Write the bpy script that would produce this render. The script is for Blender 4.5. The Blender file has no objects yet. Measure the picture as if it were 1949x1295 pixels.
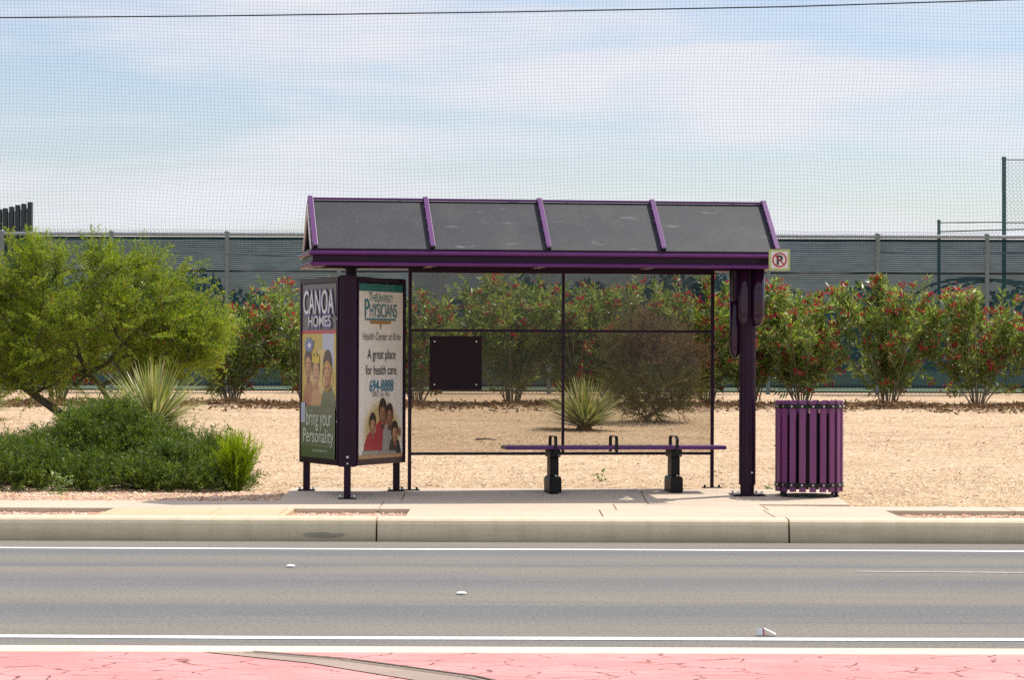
import bpy, bmesh, math, random
import numpy as np
from mathutils import Vector, Matrix

random.seed(7)
RNG = np.random.default_rng(11)
scene = bpy.context.scene
col = scene.collection
R = math.radians

# ------------------------------------------------------------------ camera
F = 5890.0            # focal length in photo pixels
CX, CY = 974.5, 647.5
PITCH, ROLL = 0.0052, 0.0035
CAM = Vector((0, 0, 1.6))
fwd = Vector((0, math.cos(PITCH), math.sin(PITCH)))
up0 = Vector((0, -math.sin(PITCH), math.cos(PITCH)))
rt0 = Vector((1, 0, 0))
rt = rt0 * math.cos(ROLL) + up0 * math.sin(ROLL)
up = up0 * math.cos(ROLL) - rt0 * math.sin(ROLL)


def at(px, py, d):
    """the point of the place seen at a photo pixel, at depth d metres"""
    v = rt * (px - CX) + up * (CY - py) + fwd * F
    return CAM + v * (d / v.y)


cam_data = bpy.data.cameras.new('camera')
cam_data.sensor_width = 36
cam_data.lens = 36 * F / 1949
cam_data.clip_start = 0.5
cam_data.clip_end = 6000
cam = bpy.data.objects.new('camera', cam_data)
col.objects.link(cam)
M = Matrix((rt, up, -fwd)).transposed().to_4x4()
M.translation = CAM
cam.matrix_world = M
scene.camera = cam


def terrain_z(y):
    ys = [-1000, 26.70, 26.72, 28.25, 28.95, 29.2, 31.0, 31.5, 32.0, 52, 60, 62, 5000]
    zs = [-.05, -.05, .150, .152, .170, .188, .207, .222, .240, .790, .875, .880, .880]
    return float(np.interp(y, ys, zs))


def pad_z(y):
    return float(np.interp(y, [28.0, 29.4, 30.0, 31.4], [.2, .2, .207, .262]))


# ------------------------------------------------------------------ materials
def nodes_of(m):
    m.use_nodes = True
    nt = m.node_tree
    b = nt.nodes.get('Principled BSDF')
    return nt, b


def N(nt, t, **kw):
    n = nt.nodes.new(t)
    for k, v in kw.items():
        if hasattr(n, k):
            setattr(n, k, v)
        else:
            n.inputs[k].default_value = v
    return n


def c4(c):
    return (c[0], c[1], c[2], 1)


def coord(nt, scale=(1, 1, 1), rot=(0, 0, 0)):
    tc = nt.nodes.new('ShaderNodeTexCoord')
    mp = nt.nodes.new('ShaderNodeMapping')
    mp.inputs['Scale'].default_value = scale
    mp.inputs['Rotation'].default_value = rot
    nt.links.new(tc.outputs['Object'], mp.inputs['Vector'])
    return mp.outputs['Vector']


def noise(nt, vec, scale, detail=4, rough=.55):
    n = nt.nodes.new('ShaderNodeTexNoise')
    n.inputs['Scale'].default_value = scale
    n.inputs['Detail'].default_value = detail
    n.inputs['Roughness'].default_value = rough
    if vec is not None:
        nt.links.new(vec, n.inputs['Vector'])
    return n.outputs['Fac']


def ramp(nt, fac, stops, interp='LINEAR'):
    r = nt.nodes.new('ShaderNodeValToRGB')
    r.color_ramp.interpolation = interp
    e = r.color_ramp.elements
    while len(e) > 1:
        e.remove(e[-1])
    e[0].position = stops[0][0]
    e[0].color = c4(stops[0][1]) if not isinstance(stops[0][1], (int, float)) else (stops[0][1],) * 3 + (1,)
    for p, c in stops[1:]:
        x = e.new(p)
        x.color = c4(c) if not isinstance(c, (int, float)) else (c, c, c, 1)
    nt.links.new(fac, r.inputs['Fac'])
    return r.outputs['Color']


def mix(nt, fac, a, b, mode='MIX'):
    m = nt.nodes.new('ShaderNodeMix')
    m.data_type = 'RGBA'
    m.blend_type = mode
    for i, x in ((0, fac),):
        if isinstance(x, (int, float)):
            m.inputs[0].default_value = x
        else:
            nt.links.new(x, m.inputs[0])
    for i, x in ((6, a), (7, b)):
        if isinstance(x, (tuple, list)):
            m.inputs[i].default_value = c4(x)
        else:
            nt.links.new(x, m.inputs[i])
    return m.outputs[2]


def bump(nt, b, h, strength, dist):
    bp = nt.nodes.new('ShaderNodeBump')
    bp.inputs['Strength'].default_value = strength
    bp.inputs['Distance'].default_value = dist
    nt.links.new(h, bp.inputs['Height'])
    nt.links.new(bp.outputs['Normal'], b.inputs['Normal'])


def simple(name, c1, c2=None, scale=8, rough=.6, bmp=0, stretch=(1, 1, 1), metal=0, spec=.5, lo=.35, hi=.65):
    m = bpy.data.materials.new(name)
    nt, b = nodes_of(m)
    c2 = c2 or tuple(x * .8 for x in c1)
    v = coord(nt, stretch)
    f = noise(nt, v, scale)
    colr = ramp(nt, f, [(lo, c1), (hi, c2)])
    nt.links.new(colr, b.inputs['Base Color'])
    b.inputs['Roughness'].default_value = rough
    b.inputs['Metallic'].default_value = metal
    b.inputs['Specular IOR Level'].default_value = spec
    if bmp:
        bump(nt, b, noise(nt, v, scale * 6, 3), bmp, .004)
    return m


def leafy(name, cols, trans=.35, rough=.5, spec=.4):
    """leaf material: colour drawn at random for each leaf, thin-leaf translucency"""
    m = bpy.data.materials.new(name)
    nt, b = nodes_of(m)
    g = nt.nodes.new('ShaderNodeNewGeometry')
    n = len(cols)
    colr = ramp(nt, g.outputs['Random Per Island'], [(i / max(1, n - 1), c) for i, c in enumerate(cols)])
    tone = noise(nt, coord(nt), 4.5, 3, .6)
    colr = mix(nt, 1.0, colr, ramp(nt, tone, [(.32, (.66, .72, .70)), (.5, (1, 1, 1)), (.68, (1.28, 1.2, 1.0))]), 'MULTIPLY')
    nt.links.new(colr, b.inputs['Base Color'])
    b.inputs['Roughness'].default_value = rough
    b.inputs['Specular IOR Level'].default_value = spec
    t = nt.nodes.new('ShaderNodeBsdfTranslucent')
    hs = nt.nodes.new('ShaderNodeHueSaturation')
    hs.inputs['Saturation'].default_value = 1.1
    hs.inputs['Value'].default_value = 1.5
    nt.links.new(colr, hs.inputs['Color'])
    nt.links.new(hs.outputs['Color'], t.inputs['Color'])
    ms = nt.nodes.new('ShaderNodeMixShader')
    ms.inputs[0].default_value = trans
    nt.links.new(b.outputs[0], ms.inputs[1])
    nt.links.new(t.outputs[0], ms.inputs[2])
    nt.links.new(ms.outputs[0], nt.nodes['Material Output'].inputs['Surface'])
    return m


MT = {}
MT['purple'] = simple('purple_paint', (.110, .022, .130), (.092, .019, .112), 14, .34, spec=.35)
MT['purple_dark_shaded'] = simple('dark_shaded_purple_paint', (.021, .0045, .019), (.016, .004, .016), 10, .34, spec=.2)  # darker copy of the purple paint, with shade put into its colour
MT['purple_gloss'] = simple('glossy_dark_purple_paint', (.026, .006, .022), (.020, .006, .020), 10, .14, spec=.4)
MT['slat'] = simple('purple_recycled_plastic', (.165, .036, .140), (.135, .030, .118), 9, .42, .3, (1, 1, .15))
MT['black'] = simple('black_plastic', (.006, .007, .006), (.010, .011, .009), 12, .5, .4, spec=.2)
MT['blacksteel'] = simple('black_steel', (.008, .009, .008), (.012, .012, .011), 20, .4, spec=.25)
MT['steel'] = simple('bright_bolt_steel', (.62, .62, .6), (.5, .5, .5), 30, .3, metal=.8)
MT['galv'] = simple('galvanised_steel', (.30, .33, .34), (.22, .25, .26), 18, .42, metal=.5)
MT['postgrey'] = simple('weathered_fence_post', (.17, .21, .20), (.13, .165, .155), 18, .5)
MT['greenpole'] = simple('green_painted_pole', (.035, .105, .085), (.028, .085, .07), 10, .4)
MT['cable'] = simple('cable_rubber', (.014, .014, .03), None, 10, .6)
MT['net'] = simple('net_twine', (.27, .30, .36), None, 10, .8)
MT['gutter_in'] = simple('pale_primer', (.62, .55, .5), (.52, .46, .42), 9, .5)
MT['white'] = simple('white_paint', (.8, .8, .78), (.7, .7, .68), 25, .5, .2)


def m_roof():
    m = bpy.data.materials.new('dusty_roof_panel')
    nt, b = nodes_of(m)
    v = coord(nt)
    big = noise(nt, v, 2.2, 7, .72)
    base = ramp(nt, big, [(.28, (.012, .013, .020)), (.5, (.021, .021, .026)), (.68, (.038, .037, .036)), (.8, (.062, .060, .056))])
    sp = noise(nt, coord(nt, (30, 60, 60)), 1.0, 3, .7)
    spk = ramp(nt, sp, [(.60, 0.0), (.72, 1.0)])
    c = mix(nt, spk, base, (.10, .095, .085))
    st = noise(nt, coord(nt, (3.0, 14, 14), (0, 0, .5)), 1.0, 2, .5)
    stf = ramp(nt, st, [(.66, 0.0), (.80, .55)])
    c = mix(nt, stf, c, (.20, .20, .20))
    nt.links.new(c, b.inputs['Base Color'])
    b.inputs['Roughness'].default_value = .62
    b.inputs['Specular IOR Level'].default_value = .3
    bump(nt, b, sp, .25, .003)
    return m


MT['roof'] = m_roof()


def m_glass():
    m = bpy.data.materials.new('smoked_glass')
    nt, b = nodes_of(m)
    nt.nodes.remove(b)
    t = N(nt, 'ShaderNodeBsdfTransparent')
    t.inputs['Color'].default_value = (.79, .775, .745, 1)
    gl = N(nt, 'ShaderNodeBsdfGlossy')
    gl.inputs['Roughness'].default_value = .04
    fr = N(nt, 'ShaderNodeFresnel')
    fr.inputs['IOR'].default_value = 1.3
    ms = N(nt, 'ShaderNodeMixShader')
    nt.links.new(fr.outputs[0], ms.inputs[0])
    nt.links.new(t.outputs[0], ms.inputs[1])
    nt.links.new(gl.outputs[0], ms.inputs[2])
    nt.links.new(ms.outputs[0], nt.nodes['Material Output'].inputs['Surface'])
    return m


MT['glass'] = m_glass()


def m_gravel():
    m = bpy.data.materials.new('desert_gravel')
    nt, b = nodes_of(m)
    v = coord(nt)
    vo = nt.nodes.new('ShaderNodeTexVoronoi')
    vo.inputs['Scale'].default_value = 34
    nt.links.new(v, vo.inputs['Vector'])
    sep = nt.nodes.new('ShaderNodeSeparateColor')
    nt.links.new(vo.outputs['Color'], sep.inputs[0])
    st = ramp(nt, sep.outputs[0], [(0, (.25, .150, .085)), (.25, (.43, .290, .170)), (.6, (.53, .382, .235)), (.85, (.62, .46, .30)), (1, (.69, .55, .39))])
    big = noise(nt, coord(nt, (.45, 1.2, 1)), 1.0, 5, .6)
    tone = ramp(nt, big, [(.28, (.74, .70, .67)), (.45, (.95, .93, .91)), (.58, (1.03, 1.03, 1.03)), (.75, (1.0, .94, .88))])
    c = mix(nt, 1.0, st, tone, 'MULTIPLY')
    nt.links.new(c, b.inputs['Base Color'])
    b.inputs['Roughness'].default_value = .9
    b.inputs['Specular IOR Level'].default_value = .15
    inv = nt.nodes.new('ShaderNodeMath')
    inv.operation = 'SUBTRACT'
    inv.inputs[0].default_value = 1
    nt.links.new(vo.outputs['Distance'], inv.inputs[1])
    bump(nt, b, inv.outputs[0], .8, .02)
    return m


MT['gravel'] = m_gravel()
MT['stone'] = leafy('loose_stone', [(.22, .13, .075), (.41, .275, .16), (.50, .36, .22), (.59, .44, .28), (.68, .55, .39)], 0, .9, .15)
MT['pinkgravel'] = leafy('pink_stone', [(.30, .14, .10), (.48, .27, .19), (.60, .40, .30), (.70, .52, .42)], 0, .9, .15)


def m_concrete(name, a, b2, stain=(.7, .66, .6), rough=.85):
    m = bpy.data.materials.new(name)
    nt, b = nodes_of(m)
    v = coord(nt)
    big = noise(nt, coord(nt, (.7, 1.6, 2)), 1.0, 5, .62)
    c = ramp(nt, big, [(.3, b2), (.65, a)])
    fine = noise(nt, v, 60, 3, .7)
    c = mix(nt, 1.0, c, ramp(nt, fine, [(.3, (.86, .86, .86)), (.6, (1.02, 1.02, 1.02))]), 'MULTIPLY')
    sp = noise(nt, coord(nt, (1.2, 3, 6)), 2.2, 4, .65)
    c = mix(nt, ramp(nt, sp, [(.62, 0.0), (.78, .8)]), c, mix(nt, 1.0, c, stain, 'MULTIPLY'))
    nt.links.new(c, b.inputs['Base Color'])
    b.inputs['Roughness'].default_value = rough
    b.inputs['Specular IOR Level'].default_value = .2
    bump(nt, b, fine, .25, .004)
    return m


MT['concrete'] = m_concrete('sidewalk_concrete', (.57, .455, .335), (.49, .39, .285))
MT['concrete_warm'] = m_concrete('warm_sidewalk_concrete', (.60, .44, .27), (.52, .38, .23))
MT['kerbtop'] = m_concrete('median_kerb_concrete', (.70, .58, .44), (.60, .50, .38))


def m_kerb():
    m = bpy.data.materials.new('kerb_concrete')
    nt, b = nodes_of(m)
    g = nt.nodes.new('ShaderNodeTexCoord')
    sep = nt.nodes.new('ShaderNodeSeparateXYZ')
    nt.links.new(g.outputs['Object'], sep.inputs[0])
    big = noise(nt, coord(nt, (.5, 1, 5)), 1.6, 5, .65)
    # darker towards the bottom of the kerb, with an uneven edge
    add = nt.nodes.new('ShaderNodeMath')
    add.operation = 'MULTIPLY_ADD'
    nt.links.new(big, add.inputs[0])
    add.inputs[1].default_value = .13
    nt.links.new(sep.outputs[2], add.inputs[2])
    c = ramp(nt, add.outputs[0], [(.07, (.31, .265, .175)), (.125, (.45, .385, .255)), (.19, (.60, .51, .345)), (.245, (.62, .52, .35)), (.275, (.60, .485, .35))])
    fine = noise(nt, coord(nt), 70, 3, .7)
    c = mix(nt, 1.0, c, ramp(nt, fine, [(.3, (.90, .90, .90)), (.62, (1.02, 1.02, 1.02))]), 'MULTIPLY')
    # an uneven dark patch low on the face
    def lin(sock, off, sc):
        a = nt.nodes.new('ShaderNodeMath')
        a.operation = 'MULTIPLY_ADD'
        nt.links.new(sock, a.inputs[0])
        a.inputs[1].default_value = sc
        a.inputs[2].default_value = off * sc
        q = nt.nodes.new('ShaderNodeMath')
        q.operation = 'MULTIPLY'
        nt.links.new(a.outputs[0], q.inputs[0])
        nt.links.new(a.outputs[0], q.inputs[1])
        return q.outputs[0]
    sm = nt.nodes.new('ShaderNodeMath')
    sm.operation = 'ADD'
    nt.links.new(lin(sep.outputs[0], 1.62, 3.4), sm.inputs[0])
    nt.links.new(lin(sep.outputs[2], -.055, 26), sm.inputs[1])
    sn = nt.nodes.new('ShaderNodeMath')
    sn.operation = 'MULTIPLY_ADD'
    nt.links.new(noise(nt, coord(nt, (1, 1, 3)), 7, 4), sn.inputs[0])
    sn.inputs[1].default_value = .9
    nt.links.new(sm.outputs[0], sn.inputs[2])
    c = mix(nt, ramp(nt, sn.outputs[0], [(.75, .55), (1.0, 0.0)]), c, (.10, .10, .085))
    # run-off streaks
    stv = noise(nt, coord(nt, (7, 1, .7)), 1.0, 4, .7)
    c = mix(nt, 1.0, c, ramp(nt, stv, [(.35, (.93, .925, .91)), (.6, (1.02, 1.02, 1.02))]), 'MULTIPLY')
    nt.links.new(c, b.inputs['Base Color'])
    b.inputs['Roughness'].default_value = .88
    b.inputs['Specular IOR Level'].default_value = .2
    bump(nt, b, fine, .3, .004)
    return m


MT['kerb'] = m_kerb()


def m_asphalt():
    m = bpy.data.materials.new('worn_asphalt')
    nt, b = nodes_of(m)
    g = nt.nodes.new('ShaderNodeTexCoord')
    sep = nt.nodes.new('ShaderNodeSeparateXYZ')
    nt.links.new(g.outputs['Object'], sep.inputs[0])
    wob = noise(nt, coord(nt, (.12, 1.5, 1)), 1.0, 3, .5)
    wm = nt.nodes.new('ShaderNodeMath')
    wm.operation = 'MULTIPLY_ADD'
    nt.links.new(wob, wm.inputs[0])
    wm.inputs[1].default_value = .55
    nt.links.new(sep.outputs[1], wm.inputs[2])
    mr = nt.nodes.new('ShaderNodeMapRange')
    mr.inputs['From Min'].default_value = 15.0 + .275
    mr.inputs['From Max'].default_value = 27.0 + .275
    nt.links.new(wm.outputs[0], mr.inputs['Value'])
    tan = (.200, .181, .151)
    gry = (.170, .163, .150)
    dgr = (.146, .144, .139)

    def p(y):
        return (9424 / (y - 678) - 15.0) / 12.0
    bands = [(1232, tan), (1222, gry), (1208, tan), (1196, tan), (1183, gry), (1168, dgr), (1156, dgr), (1145, tan), (1131, tan),
             (1120, gry), (1108, dgr), (1098, gry), (1090, tan), (1083, tan), (1078, dgr), (1074, gry), (1066, tan), (1059, gry), (1053, dgr), (1048, gry), (1042, tan), (1034, tan)]
    c = ramp(nt, mr.outputs[0], [(max(0, min(1, p(y))), k) for y, k in bands])
    sp = noise(nt, coord(nt, (1, .45, 1)), 40, 4, .8)
    c = mix(nt, 1.0, c, ramp(nt, sp, [(.28, (.62, .62, .62)), (.5, (1, 1, 1)), (.68, (1.25, 1.22, 1.18)), (.8, (1.9, 1.85, 1.8))]), 'MULTIPLY')
    md = noise(nt, coord(nt, (.5, 2, 1)), 1.5, 5, .6)
    c = mix(nt, 1.0, c, ramp(nt, md, [(.3, (.93, .93, .94)), (.7, (1.05, 1.04, 1.02))]), 'MULTIPLY')
    skid = noise(nt, coord(nt, (.22, 7, 1)), 1.0, 3, .6)
    c = mix(nt, ramp(nt, skid, [(.64, 0.0), (.74, .45)]), c, (.085, .085, .085))
    nt.links.new(c, b.inputs['Base Color'])
    b.inputs['Roughness'].default_value = .92
    b.inputs['Specular IOR Level'].default_value = .1
    bump(nt, b, sp, .35, .006)
    return m


MT['asphalt'] = m_asphalt()


def m_line():
    m = bpy.data.materials.new('worn_road_paint')
    nt, b = nodes_of(m)
    f = noise(nt, coord(nt, (1, 1.5, 1)), 40, 4, .7)
    c = ramp(nt, f, [(.34, (.32, .31, .29)), (.43, (.74, .74, .72)), (.7, (.84, .84, .82))])
    nt.links.new(c, b.inputs['Base Color'])
    b.inputs['Roughness'].default_value = .7
    return m


MT['line'] = m_line()
MT['line_faded'] = simple('faded_road_paint', (.50, .48, .44), (.34, .32, .29), 14, .8)


def m_stamped():
    m = bpy.data.materials.new('red_stamped_concrete')
    nt, b = nodes_of(m)
    v = coord(nt, (.95, 1.25, 1), (0, 0, .2))
    wn = nt.nodes.new('ShaderNodeTexNoise')
    wn.inputs['Scale'].default_value = 2.2
    wn.inputs['Detail'].default_value = 4
    nt.links.new(v, wn.inputs['Vector'])
    vm = nt.nodes.new('ShaderNodeVectorMath')
    vm.operation = 'MULTIPLY_ADD'
    nt.links.new(wn.outputs['Color'], vm.inputs[0])
    vm.inputs[1].default_value = (.45, .45, 0)
    nt.links.new(v, vm.inputs[2])
    vo = nt.nodes.new('ShaderNodeTexVoronoi')
    vo.feature = 'DISTANCE_TO_EDGE'
    vo.inputs['Scale'].default_value = 3.7
    nt.links.new(vm.outputs[0], vo.inputs['Vector'])
    crack = ramp(nt, vo.outputs['Distance'], [(.010, 1.0), (.030, 0.0)])
    brk = ramp(nt, noise(nt, coord(nt), 3.2, 2), [(.42, .05), (.52, 1.0)])
    cr = mix(nt, 1.0, crack, brk, 'MULTIPLY')
    tone = noise(nt, coord(nt), 1.6, 5, .6)
    base = ramp(nt, tone, [(.3, (.50, .205, .185)), (.5, (.60, .255, .232)), (.7, (.68, .315, .29))])
    fine = noise(nt, coord(nt), 45, 3, .7)
    base = mix(nt, 1.0, base, ramp(nt, fine, [(.3, (.88, .86, .86)), (.6, (1.02, 1.02, 1.02))]), 'MULTIPLY')
    c = mix(nt, cr, base, (.15, .065, .05))
    nt.links.new(c, b.inputs['Base Color'])
    b.inputs['Roughness'].default_value = .8
    b.inputs['Specular IOR Level'].default_value = .25
    inv = nt.nodes.new('ShaderNodeInvert')
    nt.links.new(cr, inv.inputs['Color'])
    bump(nt, b, inv.outputs[0], .5, .008)
    return m


MT['stamped'] = m_stamped()
MT['strip'] = m_concrete('median_strip_concrete', (.37, .275, .215), (.29, .225, .18))
MT['grass'] = simple('field_grass', (.035, .065, .015), (.05, .075, .02), 3, .9)


def m_fabric():
    """knitted windscreen: dark green strips with thin gaps that let the back light through"""
    m = bpy.data.materials.new('windscreen_fabric')
    nt, b = nodes_of(m)
    g = nt.nodes.new('ShaderNodeTexCoord')
    sep = nt.nodes.new('ShaderNodeSeparateXYZ')
    nt.links.new(g.outputs['Object'], sep.inputs[0])
    sag = noise(nt, coord(nt, (.55, 1, .25)), 1.0, 2, .5)
    ma = nt.nodes.new('ShaderNodeMath')
    ma.operation = 'MULTIPLY_ADD'
    nt.links.new(sag, ma.inputs[0])
    ma.inputs[1].default_value = .07
    nt.links.new(sep.outputs[2], ma.inputs[2])
    mu = nt.nodes.new('ShaderNodeMath')
    mu.operation = 'MULTIPLY'
    nt.links.new(ma.outputs[0], mu.inputs[0])
    mu.inputs[1].default_value = 1 / .040
    fr = nt.nodes.new('ShaderNodeMath')
    fr.operation = 'FRACT'
    nt.links.new(mu.outputs[0], fr.inputs[0])
    gap = ramp(nt, fr.outputs[0], [(0, .04), (.50, .05), (.66, .34), (.80, .34), (.94, .04)])
    br = noise(nt, coord(nt, (2.2, 1, 9)), 1.0, 4, .65)
    gap2 = mix(nt, 1.0, gap, ramp(nt, br, [(.35, .72), (.62, 1.0)]), 'MULTIPLY')
    tr = nt.nodes.new('ShaderNodeBsdfTransparent')
    ms = nt.nodes.new('ShaderNodeMixShader')
    tone = noise(nt, coord(nt, (1.2, 1, 1)), 1.2, 4)
    c = ramp(nt, tone, [(.3, (.012, .044, .056)), (.7, (.018, .060, .066))])
    nt.links.new(c, b.inputs['Base Color'])
    b.inputs['Roughness'].default_value = .75
    b.inputs['Specular IOR Level'].default_value = .2
    nt.links.new(gap2, ms.inputs[0])
    nt.links.new(b.outputs[0], ms.inputs[1])
    nt.links.new(tr.outputs[0], ms.inputs[2])
    nt.links.new(ms.outputs[0], nt.nodes['Material Output'].inputs['Surface'])
    return m


MT['fabric'] = m_fabric()
MT['hem'] = simple('dark_fabric_hem', (.008, .014, .012), None, 5, .8)

MT['oleander'] = leafy('oleander_leaf', [(.085, .145, .024), (.13, .195, .032), (.18, .235, .044), (.235, .28, .07), (.33, .35, .15)], .5, .35, .55)
MT['flower'] = leafy('red_oleander_flower', [(.26, .006, .024), (.40, .010, .040), (.50, .02, .06), (.48, .09, .11)], .3, .5, .2)
MT['olstem'] = simple('oleander_stem', (.30, .25, .17), (.17, .14, .09), 9, .8)
MT['mesq'] = leafy('feathery_leaf', [(.11, .195, .018), (.155, .24, .024), (.20, .275, .03), (.27, .31, .045), (.27, .22, .04)], .48, .55, .25)
MT['mesqbark'] = simple('dark_bark', (.045, .038, .025), (.085, .07, .04), 16, .9, .5)
MT['juniper'] = leafy('rosemary_needle', [(.040, .072, .011), (.072, .118, .015), (.115, .160, .023), (.19, .225, .045)], .36, .5, .35)
MT['jstem'] = simple('shrub_stem', (.07, .055, .03), (.04, .035, .02), 12, .9)
MT['broom'] = leafy('bright_twig', [(.17, .25, .014), (.25, .34, .02), (.34, .42, .045)], .45, .5, .3)
MT['sotol'] = leafy('spiky_blade', [(.16, .20, .05), (.22, .255, .07), (.28, .29, .10), (.40, .36, .18)], .3, .45, .4)
MT['brownleaf'] = leafy('tawny_leaf', [(.13, .11, .04), (.18, .12, .07), (.22, .135, .105), (.15, .14, .035)], .4, .6, .2)
MT['olivleaf'] = leafy('olive_leaf', [(.08, .12, .02), (.12, .16, .03), (.17, .19, .045)], .4, .6, .2)
MT['twig'] = simple('tawny_twig', (.16, .10, .07), (.10, .07, .045), 10, .9)
MT['litter'] = leafy('dry_leaf', [(.06, .03, .015), (.12, .065, .03), (.18, .11, .055), (.27, .18, .10)], .1, .8, .2)
MT['farleaf'] = leafy('far_leaf', [(.018, .035, .014), (.03, .05, .018), (.04, .06, .02)], .1, .7, .2)
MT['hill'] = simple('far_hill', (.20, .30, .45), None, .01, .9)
MT['weed'] = leafy('weed_leaf', [(.13, .20, .05), (.2, .27, .09)], .3, .5, .3)
MT['darkmetal'] = simple('dark_louvre_metal', (.035, .042, .045), (.025, .03, .03), 6, .5)
MT['olivepanel'] = simple('olive_louvre_metal', (.085, .09, .065), (.065, .07, .055), 6, .5)


# ------------------------------------------------------------------ mesh helpers
class MB:
    def __init__(s):
        s.v, s.f, s.m = [], [], []

    def add(s, vs, fs, mi=0):
        o = len(s.v)
        s.v += [tuple(v) for v in vs]
        s.f += [tuple(i + o for i in f) for f in fs]
        s.m += [mi] * len(fs)
        return s

    def box(s, x0, x1, y0, y1, z0, z1, mi=0, mat=None):
        vs = [(x0, y0, z0), (x1, y0, z0), (x1, y1, z0), (x0, y1, z0), (x0, y0, z1), (x1, y0, z1), (x1, y1, z1), (x0, y1, z1)]
        if mat is not None:
            vs = [tuple(mat @ Vector(v)) for v in vs]
        return s.add(vs, [(0, 3, 2, 1), (4, 5, 6, 7), (0, 1, 5, 4), (1, 2, 6, 5), (2, 3, 7, 6), (3, 0, 4, 7)], mi)

    def tube(s, pts, rads, n=6, mi=0, cap=True):
        pts = [Vector(p) for p in pts]
        if isinstance(rads, (int, float)):
            rads = [rads] * len(pts)
        ref = Vector((0, 0, 1))
        rings = []
        d0 = (pts[-1] - pts[0]).normalized()
        if abs(d0.z) > .9:
            ref = Vector((0, 1, 0))
        for i, p in enumerate(pts):
            d = (pts[min(i + 1, len(pts) - 1)] - pts[max(i - 1, 0)]).normalized()
            a = d.cross(ref).normalized()
            b = d.cross(a).normalized()
            rings.append([p + (a * math.cos(2 * math.pi * k / n) + b * math.sin(2 * math.pi * k / n)) * rads[i] for k in range(n)])
        vs = [v for r in rings for v in r]
        fs = []
        for i in range(len(pts) - 1):
            for k in range(n):
                k2 = (k + 1) % n
                fs.append((i * n + k, i * n + k2, (i + 1) * n + k2, (i + 1) * n + k))
        if cap:
            fs.append(tuple(range(n - 1, -1, -1)))
            fs.append(tuple((len(pts) - 1) * n + k for k in range(n)))
        return s.add(vs, fs, mi)

    def lathe(s, prof, n=24, cx=0, cy=0, mi=0, rfun=None):
        vs, fs = [], []
        for r, z in prof:
            for k in range(n):
                a = 2 * math.pi * k / n
                rr = r * (rfun(a) if rfun else 1)
                vs.append((cx + rr * math.cos(a), cy + rr * math.sin(a), z))
        for i in range(len(prof) - 1):
            for k in range(n):
                k2 = (k + 1) % n
                fs.append((i * n + k, i * n + k2, (i + 1) * n + k2, (i + 1) * n + k))
        fs.append(tuple(range(n - 1, -1, -1)))
        fs.append(tuple((len(prof) - 1) * n + k for k in range(n)))
        return s.add(vs, fs, mi)

    def prism(s, poly, y0, y1, mi=0):
        """polygon in x,z, extruded along y"""
        n = len(poly)
        vs = [(x, y0, z) for x, z in poly] + [(x, y1, z) for x, z in poly]
        fs = [tuple(range(n)), tuple(range(2 * n - 1, n - 1, -1))]
        for k in range(n):
            k2 = (k + 1) % n
            fs.append((k, k + n, k2 + n, k2))
        return s.add(vs, fs, mi)

    def build(s, name, mats, parent=None, bevel=0, smooth=False, loc=None, rotz=0):
        me = bpy.data.meshes.new(name)
        me.from_pydata(s.v, [], s.f)
        if not isinstance(mats, (list, tuple)):
            mats = [mats]
        for m in mats:
            me.materials.append(m)
        if len(mats) > 1:
            me.polygons.foreach_set('material_index', s.m)
        if smooth:
            me.polygons.foreach_set('use_smooth', [True] * len(me.polygons))
        me.update()
        return link(name, me, parent, bevel, loc, rotz)


def build_each(b, name, mats, parent, **kw):
    """every separate piece collected in b becomes an object of its own"""
    par = list(range(len(b.v)))

    def find(a):
        while par[a] != a:
            par[a] = par[par[a]]
            a = par[a]
        return a
    for f in b.f:
        r0 = find(f[0])
        for k in f[1:]:
            par[find(k)] = r0
    groups = {}
    for f, m in zip(b.f, b.m):
        groups.setdefault(find(f[0]), []).append((f, m))
    for fl in groups.values():
        ids = sorted({k for f, m in fl for k in f})
        mp = {k: i for i, k in enumerate(ids)}
        q = MB()
        q.v = [b.v[k] for k in ids]
        q.f = [tuple(mp[k] for k in f) for f, m in fl]
        q.m = [m for f, m in fl]
        q.build(name, mats, parent, **kw)


def link(name, me, parent=None, bevel=0, loc=None, rotz=0):
    o = bpy.data.objects.new(name, me)
    col.objects.link(o)
    o.parent = parent
    if loc is not None:
        o.location = loc
    o.rotation_euler = (0, 0, rotz)
    if bevel:
        b = o.modifiers.new('bevel', 'BEVEL')
        b.width = bevel
        b.segments = 2
        b.limit_method = 'ANGLE'
        b.angle_limit = R(40)
    return o


def leaf_mesh(name, P, D, L, W, mat, parent=None, side=None, base=.45):
    """one flat diamond leaf per row: P base points, D unit directions, L lengths, W widths"""
    n = len(P)
    P = np.asarray(P, float)
    D = np.asarray(D, float)
    if side is None:
        rv = RNG.normal(size=(n, 3))
        side = np.cross(D, rv)
    side /= np.linalg.norm(side, axis=1, keepdims=True) + 1e-9
    L = np.broadcast_to(np.asarray(L, float), (n,))[:, None]
    W = np.broadcast_to(np.asarray(W, float), (n,))[:, None]
    nor = np.cross(D, side)
    mid = P + D * L * base
    V = np.stack([P, mid + side * W * .5 + nor * W * .08, P + D * L - nor * L * .06, mid - side * W * .5 + nor * W * .08], 1).reshape(-1, 3)
    me = bpy.data.meshes.new(name)
    me.vertices.add(4 * n)
    me.vertices.foreach_set('co', V.ravel())
    me.loops.add(4 * n)
    me.loops.foreach_set('vertex_index', np.arange(4 * n, dtype=np.int32))
    me.polygons.add(n)
    me.polygons.foreach_set('loop_start', np.arange(0, 4 * n, 4, dtype=np.int32))
    me.polygons.foreach_set('loop_total', np.full(n, 4, dtype=np.int32))
    me.update(calc_edges=True)
    me.materials.append(mat)
    return link(name, me, parent)


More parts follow.
